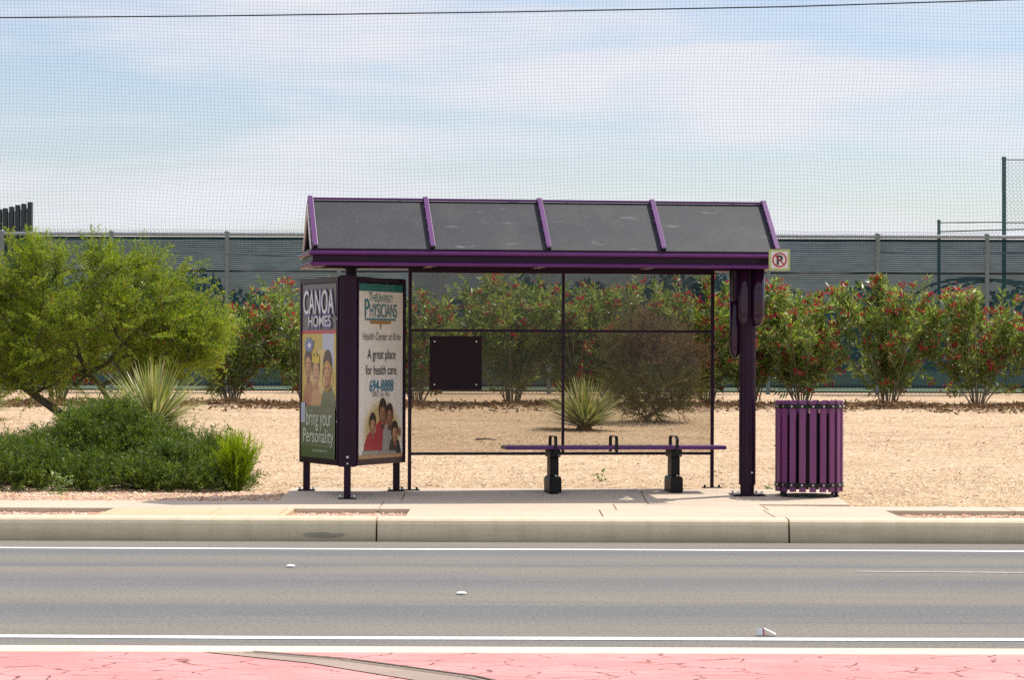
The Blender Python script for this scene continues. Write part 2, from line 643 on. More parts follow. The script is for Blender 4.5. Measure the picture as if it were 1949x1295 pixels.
def tag(o, label=None, cat=None, group=None, kind=None):
    if label:
        o['label'] = label
    if cat:
        o['category'] = cat
    if group:
        o['group'] = group
    if kind:
        o['kind'] = kind
    return o


def thing(name, label, cat, loc=(0, 0, 0), rotz=0, group=None):
    o = bpy.data.objects.new(name, None)
    o.empty_display_size = .2
    col.objects.link(o)
    o.location = loc
    o.rotation_euler = (0, 0, rotz)
    return tag(o, label, cat, group)


def unit(a):
    return a / (np.linalg.norm(a, axis=-1, keepdims=True) + 1e-9)


# ------------------------------------------------------------------ setting: ground
def terrain():
    xs = np.concatenate([[-3000, -600, -150, -60, -30], np.arange(-14, 14.01, .5), [30, 60, 150, 600, 3000]])
    ys = np.concatenate([[-200, 0, 20, 26.70, 26.72, 27.0, 27.5, 28.0, 28.25, 28.6, 28.95, 29.2, 29.6], np.arange(30, 62, .5), [64, 70, 80, 100, 150, 250, 500, 1200, 4000]])
    rng = np.random.default_rng(3)
    v = []
    for y in ys:
        for x in xs:
            z = terrain_z(y)
            if 32.5 < y < 59:
                z += .018 * math.sin(x * 1.3 + y * .9) + .014 * math.sin(x * 2.7 - y * 1.7) + .006 * rng.normal()
            elif y >= 29.2 and y <= 32.5:
                z += .004 * rng.normal()
            v.append((x, y, z))
    nx = len(xs)
    f, mi = [], []
    for j in range(len(ys) - 1):
        for i in range(nx - 1):
            f.append((j * nx + i, j * nx + i + 1, (j + 1) * nx + i + 1, (j + 1) * nx + i))
            mi.append(1 if ys[j] >= 64 else 0)
    me = bpy.data.meshes.new('ground')
    me.from_pydata(v, [], f)
    me.materials.append(MT['gravel'])
    me.materials.append(MT['grass'])
    me.polygons.foreach_set('material_index', mi)
    me.update()
    o = link('ground', me)
    tag(o, kind='structure')


terrain()

# road sheet
mb = MB()
mb.add([(-400, 15.2, 0), (400, 15.2, 0), (400, 26.62, 0), (-400, 26.62, 0)], [(0, 1, 2, 3)])
tag(mb.build('road', MT['asphalt']), kind='structure')


def line_sheet(name, y, w, x0, x1, mat, wob=0, slope=0, z=.004):
    n = 120
    vs, fs = [], []
    for i in range(n + 1):
        x = x0 + (x1 - x0) * i / n
        dy = wob * math.sin(x * .9 + y) + wob * .6 * math.sin(x * 2.1 + 1) + slope * (x - x0)
        vs += [(x, y + dy - w / 2, z), (x, y + dy + w / 2, z)]
        if i:
            fs.append((2 * i - 2, 2 * i, 2 * i + 1, 2 * i - 1))
    o = MB().add(vs, fs).build(name, mat)
    tag(o, kind='structure')


line_sheet('edge_line_marking', 25.52, .16, -14, 14, MT['line'], .012)
line_sheet('edge_line_marking', 17.50, .17, -12, 12, MT['line'], .016)
line_sheet('lane_line_marking', 23.05, .07, 2.57, 12, MT['line_faded'], .004, -.07)

# kerb with a rounded nose, in three lengths
prof = [(26.56, -.04), (26.575, .03), (26.607, .150), (26.620, .178), (26.642, .194), (26.672, .2), (26.99, .2), (26.99, -.04)]
for x0, x1 in ((-60, -1.166), (-1.150, 2.379), (2.395, 60)):
    b = MB()
    vs, fs = [], []
    n = len(prof)
    xs = np.concatenate([[x0], np.arange(math.ceil(x0 / .5) * .5 + .01, min(x1, 9), .5) if x1 > -9 and x0 < 9 else [], [x1]]) if x0 > -20 else np.concatenate([[x0], np.arange(-9, x1 - .05, .5), [x1]])
    for x in xs:
        jig = 0.004 * math.sin(x * 3.1)
        for y, z in prof:
            vs.append((x, y + (jig if y < 26.7 else 0), z))
    for i in range(len(xs) - 1):
        for k in range(n - 1):
            fs.append((i * n + k, (i + 1) * n + k, (i + 1) * n + k + 1, i * n + k + 1))
    fs.append(tuple(range(n)))
    fs.append(tuple((len(xs) - 1) * n + k for k in range(n - 1, -1, -1)))
    o = b.add(vs, fs).build('kerb', MT['kerb'], smooth=False)
    tag(o, kind='structure')


def slab(b, x0, x1, y0, y1, th=.1, mi=0, ny=1):
    g = .005
    for j in range(ny):
        a0 = y0 + (y1 - y0) * j / ny
        a1 = y0 + (y1 - y0) * (j + 1) / ny
        ga = g if j == 0 else 0
        gb = g if j == ny - 1 else 0
        xa, xb, ya, yb = x0 + g, x1 - g, a0 + ga, a1 - gb
        za, zb = pad_z(a0), pad_z(a1)
        vs = [(xa, ya, za - th), (xb, ya, za - th), (xb, yb, zb - th), (xa, yb, zb - th), (xa, ya, za), (xb, ya, za), (xb, yb, zb), (xa, yb, zb)]
        fs = [(0, 3, 2, 1), (4, 5, 6, 7), (1, 2, 6, 5), (3, 0, 4, 7)]
        fs.append((0, 1, 5, 4)) if j == 0 else None
        fs.append((2, 3, 7, 6)) if j == ny - 1 else None
        b.add(vs, fs, mi)


b = MB()
# back strip of the sidewalk
xsj = [-60, -30, -12, -8.4, -5.6, -3.55, -1.22, .96, 2.35, 4.6, 7.5, 12, 30, 60]
for i in range(len(xsj) - 1):
    x0, x1 = xsj[i], xsj[i + 1]
    mid = (x0 + x1) / 2
    back = 29.62 if mid < 0 else (29.35 if mid < 3 else 29.0)
    slab(b, x0, x1, 28.27, back)
# front panels reaching the kerb between the planting recesses
for x0, x1, y0, y1 in ((-3.63, -3.55, 26.99, 28.27), (-3.55, -2.66, 26.99, 28.27), (-2.66, -2.05, 26.99, 28.27), (-2.05, -1.98, 26.99, 28.27)):
    slab(b, x0, x1, y0, y1, mi=1)
for x0, x1 in ((-.93, .80), (.80, 2.30), (2.30, 3.42)):
    slab(b, x0, x1, 26.99, 28.27)
o = b.build('sidewalk', [MT['concrete'], MT['concrete_warm']], bevel=.006)
tag(o, kind='structure')
b = MB()
for x0, x1 in ((-2.235, -1.06), (-1.06, 1.30), (1.30, 3.22)):
    slab(b, x0, x1, (29.62 if x1 < 0 else 29.35), 31.36, .14, ny=5)
o = b.build('bus_pad', MT['concrete'], bevel=.005)
tag(o, kind='structure')

# median with stamped concrete
mz = .15
b = MB()
b.box(-400, 400, 15.10, 15.40, -.03, mz + .003)
tag(b.build('median_kerb', MT['kerbtop'], bevel=.015), kind='structure')
b = MB()
b.box(-400, 400, 8.0, 15.098, -.03, mz)
tag(b.build('median', MT['stamped']), kind='structure')
b = MB()
b.add([(-1.50, 15.07, mz + .004), (-1.24, 15.09, mz + .004), (-.75, 14.72, mz + .004), (-.15, 13.95, mz + .004), (.35, 12.9, mz + .004), (.0, 12.7, mz + .004), (-.40, 13.75, mz + .004), (-.95, 14.55, mz + .004)], [(0, 7, 6, 5, 4, 3, 2, 1)])
tag(b.build('median_strip', MT['strip']), kind='structure')
b = MB()
pts = [(-1.27, 15.07), (-.78, 14.70), (-.18, 13.94), (.32, 12.89)]
for i in range(3):
    (xa, ya), (xb, yb) = pts[i], pts[i + 1]
    d = Vector((xb - xa, yb - ya, 0)).normalized()
    n_ = Vector((-d.y, d.x, 0))
    for off, w in ((.02, .012), (-.04, .006)):
        q = [Vector((xa, ya, mz + .008)) + n_ * (off + w), Vector((xa, ya, mz + .008)) + n_ * (off - w), Vector((xb, yb, mz + .008)) + n_ * (off - w), Vector((xb, yb, mz + .008)) + n_ * (off + w)]
        b.add(q, [(0, 1, 2, 3)])
tag(b.build('median_joint', MT['jstem']), kind='structure')

# ------------------------------------------------------------------ loose stones (stuff)
def stones(name, boxes, size, mat, zf, clip=None, rng=np.random.default_rng(5)):
    P = []
    for (x0, x1, y0, y1, n) in boxes:
        p = np.stack([rng.uniform(x0, x1, n), rng.uniform(y0, y1, n)], 1)
        P.append(p)
    P = np.concatenate(P)
    if clip is not None:
        P = P[clip(P)]
    n = len(P)
    z = np.array([zf(y) for y in P[:, 1]])
    S = rng.lognormal(math.log(size), .35, n)
    base = np.array([(1, 0, 0), (0, 1, 0), (-1, 0, 0), (0, -1, 0), (0, 0, .7), (0, 0, -.6)])
    A = rng.uniform(0, 6.28, n)
    ca, sa = np.cos(A), np.sin(A)
    V = np.repeat(base[None], n, 0) * S[:, None, None] * rng.uniform(.6, 1.25, (n, 6, 1))
    X = V[:, :, 0] * ca[:, None] - V[:, :, 1] * sa[:, None]
    Y = V[:, :, 0] * sa[:, None] + V[:, :, 1] * ca[:, None]
    V = np.stack([X + P[:, 0, None], Y + P[:, 1, None], V[:, :, 2] + z[:, None] + S[:, None] * .25], 2).reshape(-1, 3)
    T = np.array([(0, 1, 4), (1, 2, 4), (2, 3, 4), (3, 0, 4)])
    Fc = (T[None] + 6 * np.arange(n)[:, None, None]).reshape(-1)
    me = bpy.data.meshes.new(name)
    me.vertices.add(len(V))
    me.vertices.foreach_set('co', V.ravel())
    nf = 4 * n
    me.loops.add(3 * nf)
    me.loops.foreach_set('vertex_index', Fc.astype(np.int32))
    me.polygons.add(nf)
    me.polygons.foreach_set('loop_start', np.arange(0, 3 * nf, 3, dtype=np.int32))
    me.polygons.foreach_set('loop_total', np.full(nf, 3, dtype=np.int32))
    me.update(calc_edges=True)
    me.materials.append(mat)
    o = link(name, me)
    tag(o, kind='stuff')
    return o


def off_pad(P):
    x, y = P[:, 0], P[:, 1]
    on_pad = (x > -2.24) & (x < 3.23) & (y < 31.37)
    return ~on_pad


stones('gravel', [(-6.5, 6.5, 29.05, 34, 26000), (-7.5, 7.5, 34, 42, 26000), (-9, 9, 42, 52, 22000)], .0105, MT['stone'], terrain_z,
       lambda P: off_pad(P) & ((P[:, 0] > 3.2) | (P[:, 1] > 29.64)))
stones('planter_gravel', [(-6, -3.65, 27.0, 28.26, 2600), (-1.97, -.94, 27.0, 28.26, 1200), (3.43, 6, 27.0, 28.26, 2600), (-6, -2.25, 29.66, 31.2, 4200)], .011, MT['pinkgravel'], terrain_z)

# ------------------------------------------------------------------ bus shelter
SH_ROT = R(8.5)
SX, SY = at(590, 483, 29.7).x, 29.7
shelter = thing('bus_shelter', 'purple bus shelter with sloped dark roof panels and a smoked glass back', 'bus shelter', (SX, SY, .2), SH_ROT)
LEN, DEP = 4.66, 1.32
ZB, ZT, ZR = 2.265, 2.43, 2.935


def ring(profile, x0, x1, y0, y1):
    """moulding run round a rectangle; profile is (outward offset, z), closed"""
    vs, fs = [], []
    n = len(profile)
    for cx, cy, ox, oy in ((x0, y0, -1, -1), (x1, y0, 1, -1), (x1, y1, 1, 1), (x0, y1, -1, 1)):
        for o_, z in profile:
            vs.append((cx + ox * o_, cy + oy * o_, z))
    for c in range(4):
        c2 = (c + 1) % 4
        for k in range(n):
            k2 = (k + 1) % n
            fs.append((c * n + k, c2 * n + k, c2 * n + k2, c * n + k2))
    return vs, fs


fasc = [(-.11, ZB + .005), (.0, ZB), (.012, ZB + .008), (.014, ZB + .028), (.004, ZB + .038), (-.012, ZB + .043),
        (-.014, ZB + .098), (.008, ZB + .104), (.024, ZB + .112), (.028, ZB + .125), (.024, ZB + .137), (.006, ZB + .142),
        (-.002, ZB + .146), (-.002, ZB + .166), (-.014, ZB + .169), (-.11, ZB + .169)]
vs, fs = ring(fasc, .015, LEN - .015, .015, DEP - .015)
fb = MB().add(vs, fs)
fb.m = [1 if (k % len(fasc)) in (4, 5, 6, 12, 13) else 0 for k in range(len(fs))]  # recess faces darker: shade under the lip is put into their colour
fb.build('fascia', [MT['purple'], MT['purple_dark_shaded']], shelter)
b = MB()
b.box(.12, LEN - .12, .12, .20, ZB + .012, ZB + .10)
b.box(.12, LEN - .12, DEP - .20, DEP - .12, ZB + .012, ZB + .10)
for x in (.12, 1.2, 2.3, 3.4, LEN - .2):
    b.box(x, x + .08, .2, DEP - .2, ZB + .014, ZB + .095)
b.build('ceiling_frame', MT['purple_dark_shaded'], shelter)
# roof slopes
yb0, yb1, ym = .045, DEP - .045, DEP / 2
zr0 = ZT + .004
ribx = [.055, 1.145, 2.235, 3.325, 4.415 + .12]
ribx = [.055 + 1.118 * i * (LEN - .11) / 4.472 for i in range(5)]
sl = math.atan2(ZR - zr0, ym - yb0)
sdir = Vector((0, math.cos(sl), math.sin(sl)))
snor = Vector((0, -math.sin(sl), math.cos(sl)))
slen = math.hypot(ZR - zr0, ym - yb0)
for side in (0, 1):
    for i in range(4):
        xa, xb = ribx[i] + .004, ribx[i + 1] - .004
        b = MB()
        m = Matrix(((1, 0, 0, 0), (0, sdir.y, snor.y, yb0), (0, sdir.z, snor.z, zr0), (0, 0, 0, 1)))
        b.box(xa, xb, 0, slen - .012, -.012, 0, mat=m)
        if side:
            b.v = [(x, DEP - y, z) for x, y, z in b.v]
            b.f = [tuple(reversed(f)) for f in b.f]
        b.build('roof_panel', MT['roof'], shelter)
for side in (0, 1):
    for i in range(5):
        b = MB()
        w = .0235
        b.box(ribx[i] - w, ribx[i] + w, .0, slen + .006, .002, .042, mat=m)
        if side:
            b.v = [(x, DEP - y, z) for x, y, z in b.v]
            b.f = [tuple(reversed(f)) for f in b.f]
        rb = b.build('roof_rib', MT['purple'], shelter, bevel=.003)
        if side == 0:
            e = MB()
            e.box(ribx[i] - w * .8, ribx[i] + w * .8, -.012, -.001, .004, .038, mat=m)
            e.build('end_cap', MT['blacksteel'], rb)
            e = MB()
            for k in range(4):
                e.box(ribx[i] - w - .004, ribx[i] - w - .0005, .08 + k * .19, .095 + k * .19, .014, .028, mat=m)
            build_each(e, 'screw', MT['steel'], rb)
b = MB()
b.prism([(-.028, 0), (.028, 0), (.022, .022), (-.022, .022)], 0, 1)
b.v = [(ribx[0] + y * (ribx[4] - ribx[0]), ym + x, ZR - .004 + z) for x, y, z in b.v]
b.build('ridge_cap', MT['purple'], shelter)
# gable struts
for x in (.03, LEN - .03):
    b = MB()
    b.tube([(x, .2, ZT - .01), (x, ym, ZR - .05)], .014, 4)
    b.tube([(x, DEP - .2, ZT - .01), (x, ym, ZR - .05)], .014, 4)
    b.build('gable_strut', MT['gutter_in'], shelter)
# left roof column (rises out of the advertising kiosk)
lw = shelter.matrix_basis.inverted()


def sl_pt(px, py, d):
    return lw @ at(px, py, d)


lx = sl_pt(668, 515, 30.45)
b = MB()
b.lathe([(.055, 2.175), (.055, ZB + .06)], 20, lx.x, lx.y)
b.lathe([(.075, ZB - .012), (.075, ZB - .001)], 20, lx.x, lx.y)
b.build('short_column', MT['purple_dark_shaded'], shelter)
# right column with flared lobes
pr = sl_pt(1422, 946, 30.6)
g0 = pad_z(30.6) - .2
b = MB()
flute = lambda a: 1 - .045 * (1 if math.cos(a * 14) > .2 else 0)
b.lathe([(.082, g0 + .105), (.082, ZB + .08)], 84, pr.x, pr.y, rfun=flute)
b.lathe([(.070, g0 + .012), (.070, g0 + .104)], 24, pr.x, pr.y)
colm = b.build('column', MT['purple_dark_shaded'], shelter)
b = MB()
b.box(pr.x - .155, pr.x + .155, pr.y - .155, pr.y + .155, g0 + .001, g0 + .016)
bp = b.build('base_plate', MT['purple_dark_shaded'], colm, bevel=.004)
b = MB()
for sx in (-1, 1):
    for sy in (-1, 1):
        b.lathe([(.013, g0 + .0165), (.013, g0 + .035), (.006, g0 + .045)], 8, pr.x + sx * .12, pr.y + sy * .12)
b.lathe([(.012, 0), (.012, .012), (.006, .017)], 8)
nv = 8 * 3
bb = [(x, y, z) for x, y, z in b.v[-nv:]]
b.v[-nv:] = [(pr.x + .028 + x, pr.y - .081 - z, g0 + .225 + y) for x, y, z in bb]
build_each(b, 'bolt', MT['steel'], colm)


def lobe(cx, cy, rx, ry, zbot, ztop):
    prof = []
    for k in range(9):
        a = k / 8 * math.pi / 2
        prof.append((math.sin(a) * .98 + .02, zbot + (1 - math.cos(a)) * .13))
    prof += [(1.0, zbot + .25), (1.0, ztop)]
    b = MB()
    b.lathe(prof, 28)
    b.v = [(cx + x * rx, cy + y * ry, z) for x, y, z in b.v]
    return b


for px, rx, dy, zb_, zt in ((1441.5, .070, -.05, 1.70, ZB + .01), (1415, .050, -.105, 1.715, ZB + .01), (1399.5, .058, .07, 1.38, ZB + .01)):
    q = sl_pt(px, 600, 30.6 + dy)
    lobe(q.x, q.y, rx, rx * 1.1, zb_, zt).build('bracket_lobe', MT['purple_gloss'], shelter, smooth=True)
b = MB()
b.box(pr.x - .16, pr.x + .15, pr.y - .05, pr.y + .14, 1.95, ZB + .012)
b.build('bracket_core', MT['purple_dark_shaded'], shelter, bevel=.02)

# glass back
GV = 1.20
gw = []
uL, uM, uR = 1.107, 2.665, 4.205
zbar = [.415, 1.655, 2.235]
b = MB()
for u in (uL, uR):
    gz = pad_z(SY + GV * math.cos(SH_ROT) + u * math.sin(SH_ROT)) - .2
    b.box(u - .0165, u + .0165, GV - .0165, GV + .0165, min(gz, .062) + .004, ZB + .005)
b.box(uM - .014, uM + .014, GV - .0145, GV + .0145, zbar[0], zbar[2] + .03)
b.box(uL + .016, uR - .016, GV - .014, GV + .014, zbar[0] - .014, zbar[0] + .014)
b.box(uL + .016, uR - .016, GV - .0142, GV + .0142, zbar[1] - .014, zbar[1] + .014)
b.box(uL + .016, uR - .016, GV - .014, GV + .014, zbar[2], zbar[2] + .045)
bw = b.build('back_frame', MT['purple_dark_shaded'], shelter)
for (u0, u1) in ((uL + .017, uM - .015), (uM + .015, uR - .017)):
    for z0, z1 in ((zbar[0] + .015, zbar[1] - .015), (zbar[1] + .015, zbar[2] - .001)):
        b = MB()
        b.box(u0, u1, GV - .004, GV + .004, z0, z1)
        b.build('glass_pane', MT['glass'], bw)
for u in (uL, uR):
    gz = min(pad_z(SY + GV * math.cos(SH_ROT) + u * math.sin(SH_ROT)) - .2, .062)
    b = MB()
    b.box(u - .10, u + .10, GV - .05, GV + .05, gz + .001, gz + .010)
    for s in (-1, 1):
        b.lathe([(.012, gz + .0105), (.012, gz + .028), (.005, gz + .036)], 8, u + s * .075, GV)
    b.build('base_plate', MT['blacksteel'], bw)
# notice board on the glass
q0, q1 = sl_pt(817, 640, SY + GV + .2), sl_pt(918, 743, SY + GV + .2)
b = MB()
b.box(q0.x, q1.x, GV - .030, GV - .006, q1.z, q0.z)
nbd = b.build('notice_board', simple('notice_board_paint', (.017, .005, .009), (.013, .005, .008), 5, .45, spec=.15), shelter, bevel=.003)
b = MB()
for sx in (.09, .89):
    for sz in (.10, .90):
        x, z = q0.x + (q1.x - q0.x) * sx, q1.z + (q0.z - q1.z) * sz
        vs = [(x + .008 * math.cos(a), GV - .0345, z + .008 * math.sin(a)) for a in np.linspace(0, 6.283, 9)[:-1]]
        vs += [(x + .009 * math.cos(a), GV - .0305, z + .009 * math.sin(a)) for a in np.linspace(0, 6.283, 9)[:-1]]
        b.add(vs, [tuple(range(8))] + [(k, k + 8, (k + 1) % 8 + 8, (k + 1) % 8) for k in range(8)])
build_each(b, 'screw', MT['steel'], nbd)


# ------------------------------------------------------------------ lettering
def text_mesh(txt, h, cx, cz, w, y, shear=0, bold=0):
    """flat lettering in the x,z plane, cap height h, fitted to width w, centred at cx,cz"""
    cu = bpy.data.curves.new('lettering', 'FONT')
    cu.body = txt
    cu.shear = shear
    cu.offset = bold
    cu.resolution_u = 4
    o = bpy.data.objects.new('lettering', cu)
    col.objects.link(o)
    dg = bpy.context.evaluated_depsgraph_get()
    dg.update()
    me = o.evaluated_get(dg).to_mesh()
    vs = [v.co.copy() for v in me.vertices]
    fs = [tuple(p.vertices) for p in me.polygons]
    o.evaluated_get(dg).to_mesh_clear()
    bpy.data.objects.remove(o)
    bpy.data.curves.remove(cu)
    x0, x1 = min(v.x for v in vs), max(v.x for v in vs)
    sx = w / (x1 - x0)
    sy = h / .70
    return [(cx + (v.x - (x0 + x1) / 2) * sx, y, cz + (v.y - .35) * sy) for v in vs], fs


def flatmat(name, c, rough=.35):
    return simple(name, c, tuple(x * .93 for x in c), 6, rough)


PC = {k: flatmat('print_' + k, c) for k, c in {
    'cream': (.84, .78, .67), 'teal': (.02, .17, .15), 'tealtext': (.03, .20, .22), 'blue': (.02, .19, .30), 'ink': (.02, .025, .03), 'grey': (.17, .15, .15),
    'gold': (.42, .22, .06), 'glow_a': (.80, .72, .57), 'glow_b': (.74, .64, .44), 'glow_c': (.66, .53, .30), 'glow': (.56, .42, .17), 'skin': (.38, .17, .085), 'skin_pale': (.50, .29, .14), 'skin_deep': (.26, .10, .05), 'umber': (.12, .045, .025), 'hair': (.035, .02, .015), 'red': (.40, .03, .04),
    'shirt': (.33, .31, .27), 'dark': (.05, .045, .04), 'slate': (.105, .098, .105), 'white': (.62, .62, .60), 'violet': (.10, .09, .26), 'line_red': (.42, .035, .06),
    'yellow': (.48, .36, .07), 'pale_blue': (.40, .43, .52), 'moss': (.075, .10, .045), 'olive': (.14, .15, .08), 'crown_blue': (.12, .17, .33), 'crown_gold': (.55, .40, .03), 'pale_green': (.48, .52, .42)}.items()}


class Print:
    """a printed sheet: flat shapes laid a hair above one another"""

    def __init__(s):
        s.mb, s.mats, s.y = MB(), [], 0

    def mi(s, c):
        if PC[c] not in s.mats:
            s.mats.append(PC[c])
        return s.mats.index(PC[c])

    def lift(s):
        s.y -= .00012
        return s.y

    def rect(s, x0, x1, z0, z1, c):
        y = s.lift()
        s.mb.add([(x0, y, z0), (x1, y, z0), (x1, y, z1), (x0, y, z1)], [(0, 1, 2, 3)], s.mi(c))

    def ell(s, x, z, rx, rz, c, n=20, tilt=0, zmin=-9):
        y = s.lift()
        pts = []
        for k in range(n):
            a = 6.28318 * k / n
            dx, dz = rx * math.cos(a), rz * math.sin(a)
            pts.append((x + dx * math.cos(tilt) - dz * math.sin(tilt), y, max(zmin, z + dx * math.sin(tilt) + dz * math.cos(tilt))))
        s.mb.add(pts, [tuple(range(n))], s.mi(c))

    def poly(s, pts, c):
        y = s.lift()
        s.mb.add([(x, y, z) for x, z in pts], [tuple(range(len(pts)))], s.mi(c))

    def head(s, x, z, r, skin, hair='hair', hairtop=1.0):
        dk = {'skin_pale': 'skin', 'skin': 'skin_deep', 'skin_deep': 'umber'}[skin]
        s.poly([(x - r * .34, z - r * .6), (x + r * .34, z - r * .6), (x + r * .45, z - r * 1.55), (x - r * .45, z - r * 1.55)], dk)
        s.ell(x, z + r * .26 * hairtop, r * .98, r * 1.2, hair)
        s.ell(x + r * .03, z - r * .14, r * .80, r * 1.08, dk)
        s.ell(x - r * .05, z - r * .12, r * .70, r * .98, skin)
        s.ell(x - r * .14, z + r * .02, r * .44, r * .55, 'skin_pale' if skin != 'skin_deep' else 'skin')
        s.poly([(x - r * .80, z + r * .36), (x - r * .45, z + r * .60), (x + r * .1, z + r * .70), (x + r * .80, z + r * .30), (x + r * .62, z + r * 1.0), (x - r * .6, z + r * 1.02)], hair)
        for sx in (-1, 1):
            s.ell(x + sx * r * .30 - r * .03, z + r * .10, r * .19, r * .09, dk, 8)
            s.ell(x + sx * r * .30 - r * .03, z + r * .07, r * .10, r * .05, 'hair', 8)
        s.ell(x + r * .05, z - r * .22, r * .12, r * .14, dk, 8)
        s.ell(x - r * .02, z - r * .56, r * .27, r * .08, 'umber', 10)
        s.ell(x - r * .02, z - r * .54, r * .20, r * .04, 'shirt', 10)


def poster_left():
    P = Print()
    W = 1.13
    P.rect(.045, 1.06, 1.285, 1.775, 'slate')
    P.rect(.045, 1.06, .56, 1.285, 'yellow')
    P.rect(.66, 1.0, .62, 1.285, 'pale_blue')
    P.rect(.045, 1.06, 1.283, 1.318, 'line_red')
    P.ell(.60, .80, .42, .34, 'glow')
    # three people in party crowns
    for x, z, w_, c in ((.27, .62, .20, 'skin'), (.50, .58, .19, 'skin_pale'), (.84, .58, .24, 'olive')):
        P.poly([(x - w_, .54), (x - w_ * .8, z + .10), (x - w_ * .3, z + .2), (x + w_ * .3, z + .2), (x + w_ * .8, z + .1), (x + w_, .54)], c)
    P.head(.24, .98, .12, 'skin')
    P.head(.47, .92, .12, 'skin_pale')
    P.head(.82, .93, .135, 'skin')
    P.ell(.27, 1.17, .13, .065, 'crown_blue')
    P.poly([(.16, 1.18), (.20, 1.25), (.25, 1.21), (.30, 1.26), (.34, 1.2), (.42, 1.22), (.37, 1.15)], 'crown_blue')
    P.ell(.28, 1.17, .05, .025, 'white')
    P.poly([(.36, 1.0), (.38, 1.10), (.43, 1.05), (.48, 1.12), (.52, 1.05), (.57, 1.09), (.59, .99)], 'crown_gold')
    for a in range(26):
        t = a / 26 * 6.283
        P.ell(.82 + .16 * math.cos(t), .86 + .13 * math.sin(t), .014, .014, 'crown_gold', 6)
    # lower copy
    P.rect(.045, 1.06, .05, .555, 'moss')
    P.rect(.045, .17, .40, .60, 'pale_blue')
    P.poly([(.045, .18), (1.06, .16), (1.06, .57), (.17, .57), (.17, .40), (.045, .39)], 'olive')
    root = P.mb.build('poster', P.mats)
    tx = []
    y = P.y - .0005

    def T(txt, h, cx, cz, w, c, **k):
        vs, fs = text_mesh(txt, h, cx, cz, w, y, **k)
        tx.append((vs, fs, c))
    y -= .0003
    T('CANOA', .25, .575, 1.595, .94, 'violet', bold=.035)
    T('HOMES', .135, .60, 1.405, .70, 'violet', bold=.045)
    y -= .0003
    T('CANOA', .235, .56, 1.60, .90, 'white', bold=.004)
    T('HOMES', .105, .595, 1.41, .66, 'white', bold=.004)
    y -= .0003
    T('bring your', .17, .60, .455, .78, 'dark', bold=.02)
    T('Personality', .145, .58, .275, .93, 'dark', bold=.03)
    y -= .0003
    T('bring your', .165, .59, .46, .76, 'pale_green', bold=.012)
    T('Personality', .14, .57, .28, .91, 'pale_green', bold=.012)
    T('canoahomes.com', .035, .62, .135, .45, 'pale_green')
    return root, tx, W


def poster_right():
    P = Print()
    W = 1.13
    P.rect(.03, 1.075, .055, 1.775, 'cream')
    P.rect(.03, 1.075, 1.70, 1.775, 'teal')
    # soft glow behind the family
    for k, c in enumerate(('glow_a', 'glow_b', 'glow_c', 'glow')):
        P.ell(.58, .30, .475 - .035 * k, .37 - .03 * k, c, 48, zmin=.10)
    P.poly([(.28, .075), (.98, .075), (.95, .36), (.8, .50), (.42, .50), (.28, .36)], 'glow')
    P.rect(.03, 1.075, .055, .10, 'skin_pale')
    # family of four
    P.poly([(.42, .10), (.44, .38), (.55, .45), (.68, .44), (.74, .30), (.74, .10)], 'red')
    P.poly([(.58, .10), (.62, .36), (.72, .42), (.84, .36), (.88, .10)], 'shirt')
    P.head(.60, .50, .100, 'skin_deep', hairtop=1.3)
    P.head(.76, .47, .090, 'skin_deep')
    P.poly([(.15, .10), (.17, .20), (.24, .29), (.36, .34), (.48, .28), (.54, .18), (.56, .10)], 'red')
    P.head(.36, .39, .082, 'skin', hairtop=1.1)
    P.poly([(.74, .10), (.78, .22), (.86, .27), (.98, .22), (1.03, .12), (1.03, .10)], 'dark')
    P.head(.88, .30, .082, 'skin', hairtop=1.2)
    P.ell(1.0, .31, .028, .045, 'skin')
    P.poly([(.12, .10), (.14, .14), (.9, .125), (.9, .10)], 'shirt')
    # logo rule
    P.rect(.17, .90, 1.418, 1.434, 'tealtext')
    P.poly([(.27, 1.412), (.80, 1.412), (.76, 1.382), (.31, 1.382)], 'gold')
    P.poly([(.52, 1.384), (.55, 1.384), (.54, 1.33), (.53, 1.33)], 'gold')
    root = P.mb.build('poster', P.mats)
    tx = []
    y = P.y - .0005

    def T(txt, h, cx, cz, w, c, **k):
        vs, fs = text_mesh(txt, h, cx, cz, w, y, **k)
        tx.append((vs, fs, c))
    T('T', .095, .30, 1.645, .07, 'tealtext')
    T('HE', .072, .385, 1.634, .09, 'tealtext')
    T('U', .095, .48, 1.642, .075, 'tealtext')
    T('NIVERSITY', .072, .675, 1.632, .30, 'tealtext')
    T('P', .185, .215, 1.535, .10, 'tealtext', bold=.004)
    T('HYSICIANS', .135, .60, 1.515, .64, 'tealtext', bold=.002)
    T('Health Center at Kino', .075, .565, 1.26, .90, 'grey', shear=.3)
    T('A great place', .095, .56, 1.085, .66, 'ink')
    T('for health care.', .095, .56, .93, .74, 'ink')
    T('694-8888', .115, .56, .775, .56, 'blue', bold=.006)
    T('2800 E. Ajo Way', .05, .545, .692, .42, 'grey')
    return root, tx, W


# ------------------------------------------------------------------ advertising kiosk
A_L, A_R = Vector((-1.678, 30.0)), Vector((-1.505, 30.0))
B_L, B_R = Vector((-2.116, 31.05)), Vector((-1.078, 31.05))
KZ0, KZ1 = .53, 2.365
kiosk = thing('advertising_kiosk', 'three sided advertising kiosk with two lit-up looking paper posters, on short purple legs', 'advertising kiosk', (-1.59, 30.0, .2))
kiosk['label'] = 'triangular advertising kiosk with two posters, standing on short dark purple legs'
ko = Vector((-1.59, 30.0, .2))


def kl(p, z):
    return (p.x - ko.x, p.y - ko.y, z - ko.z)


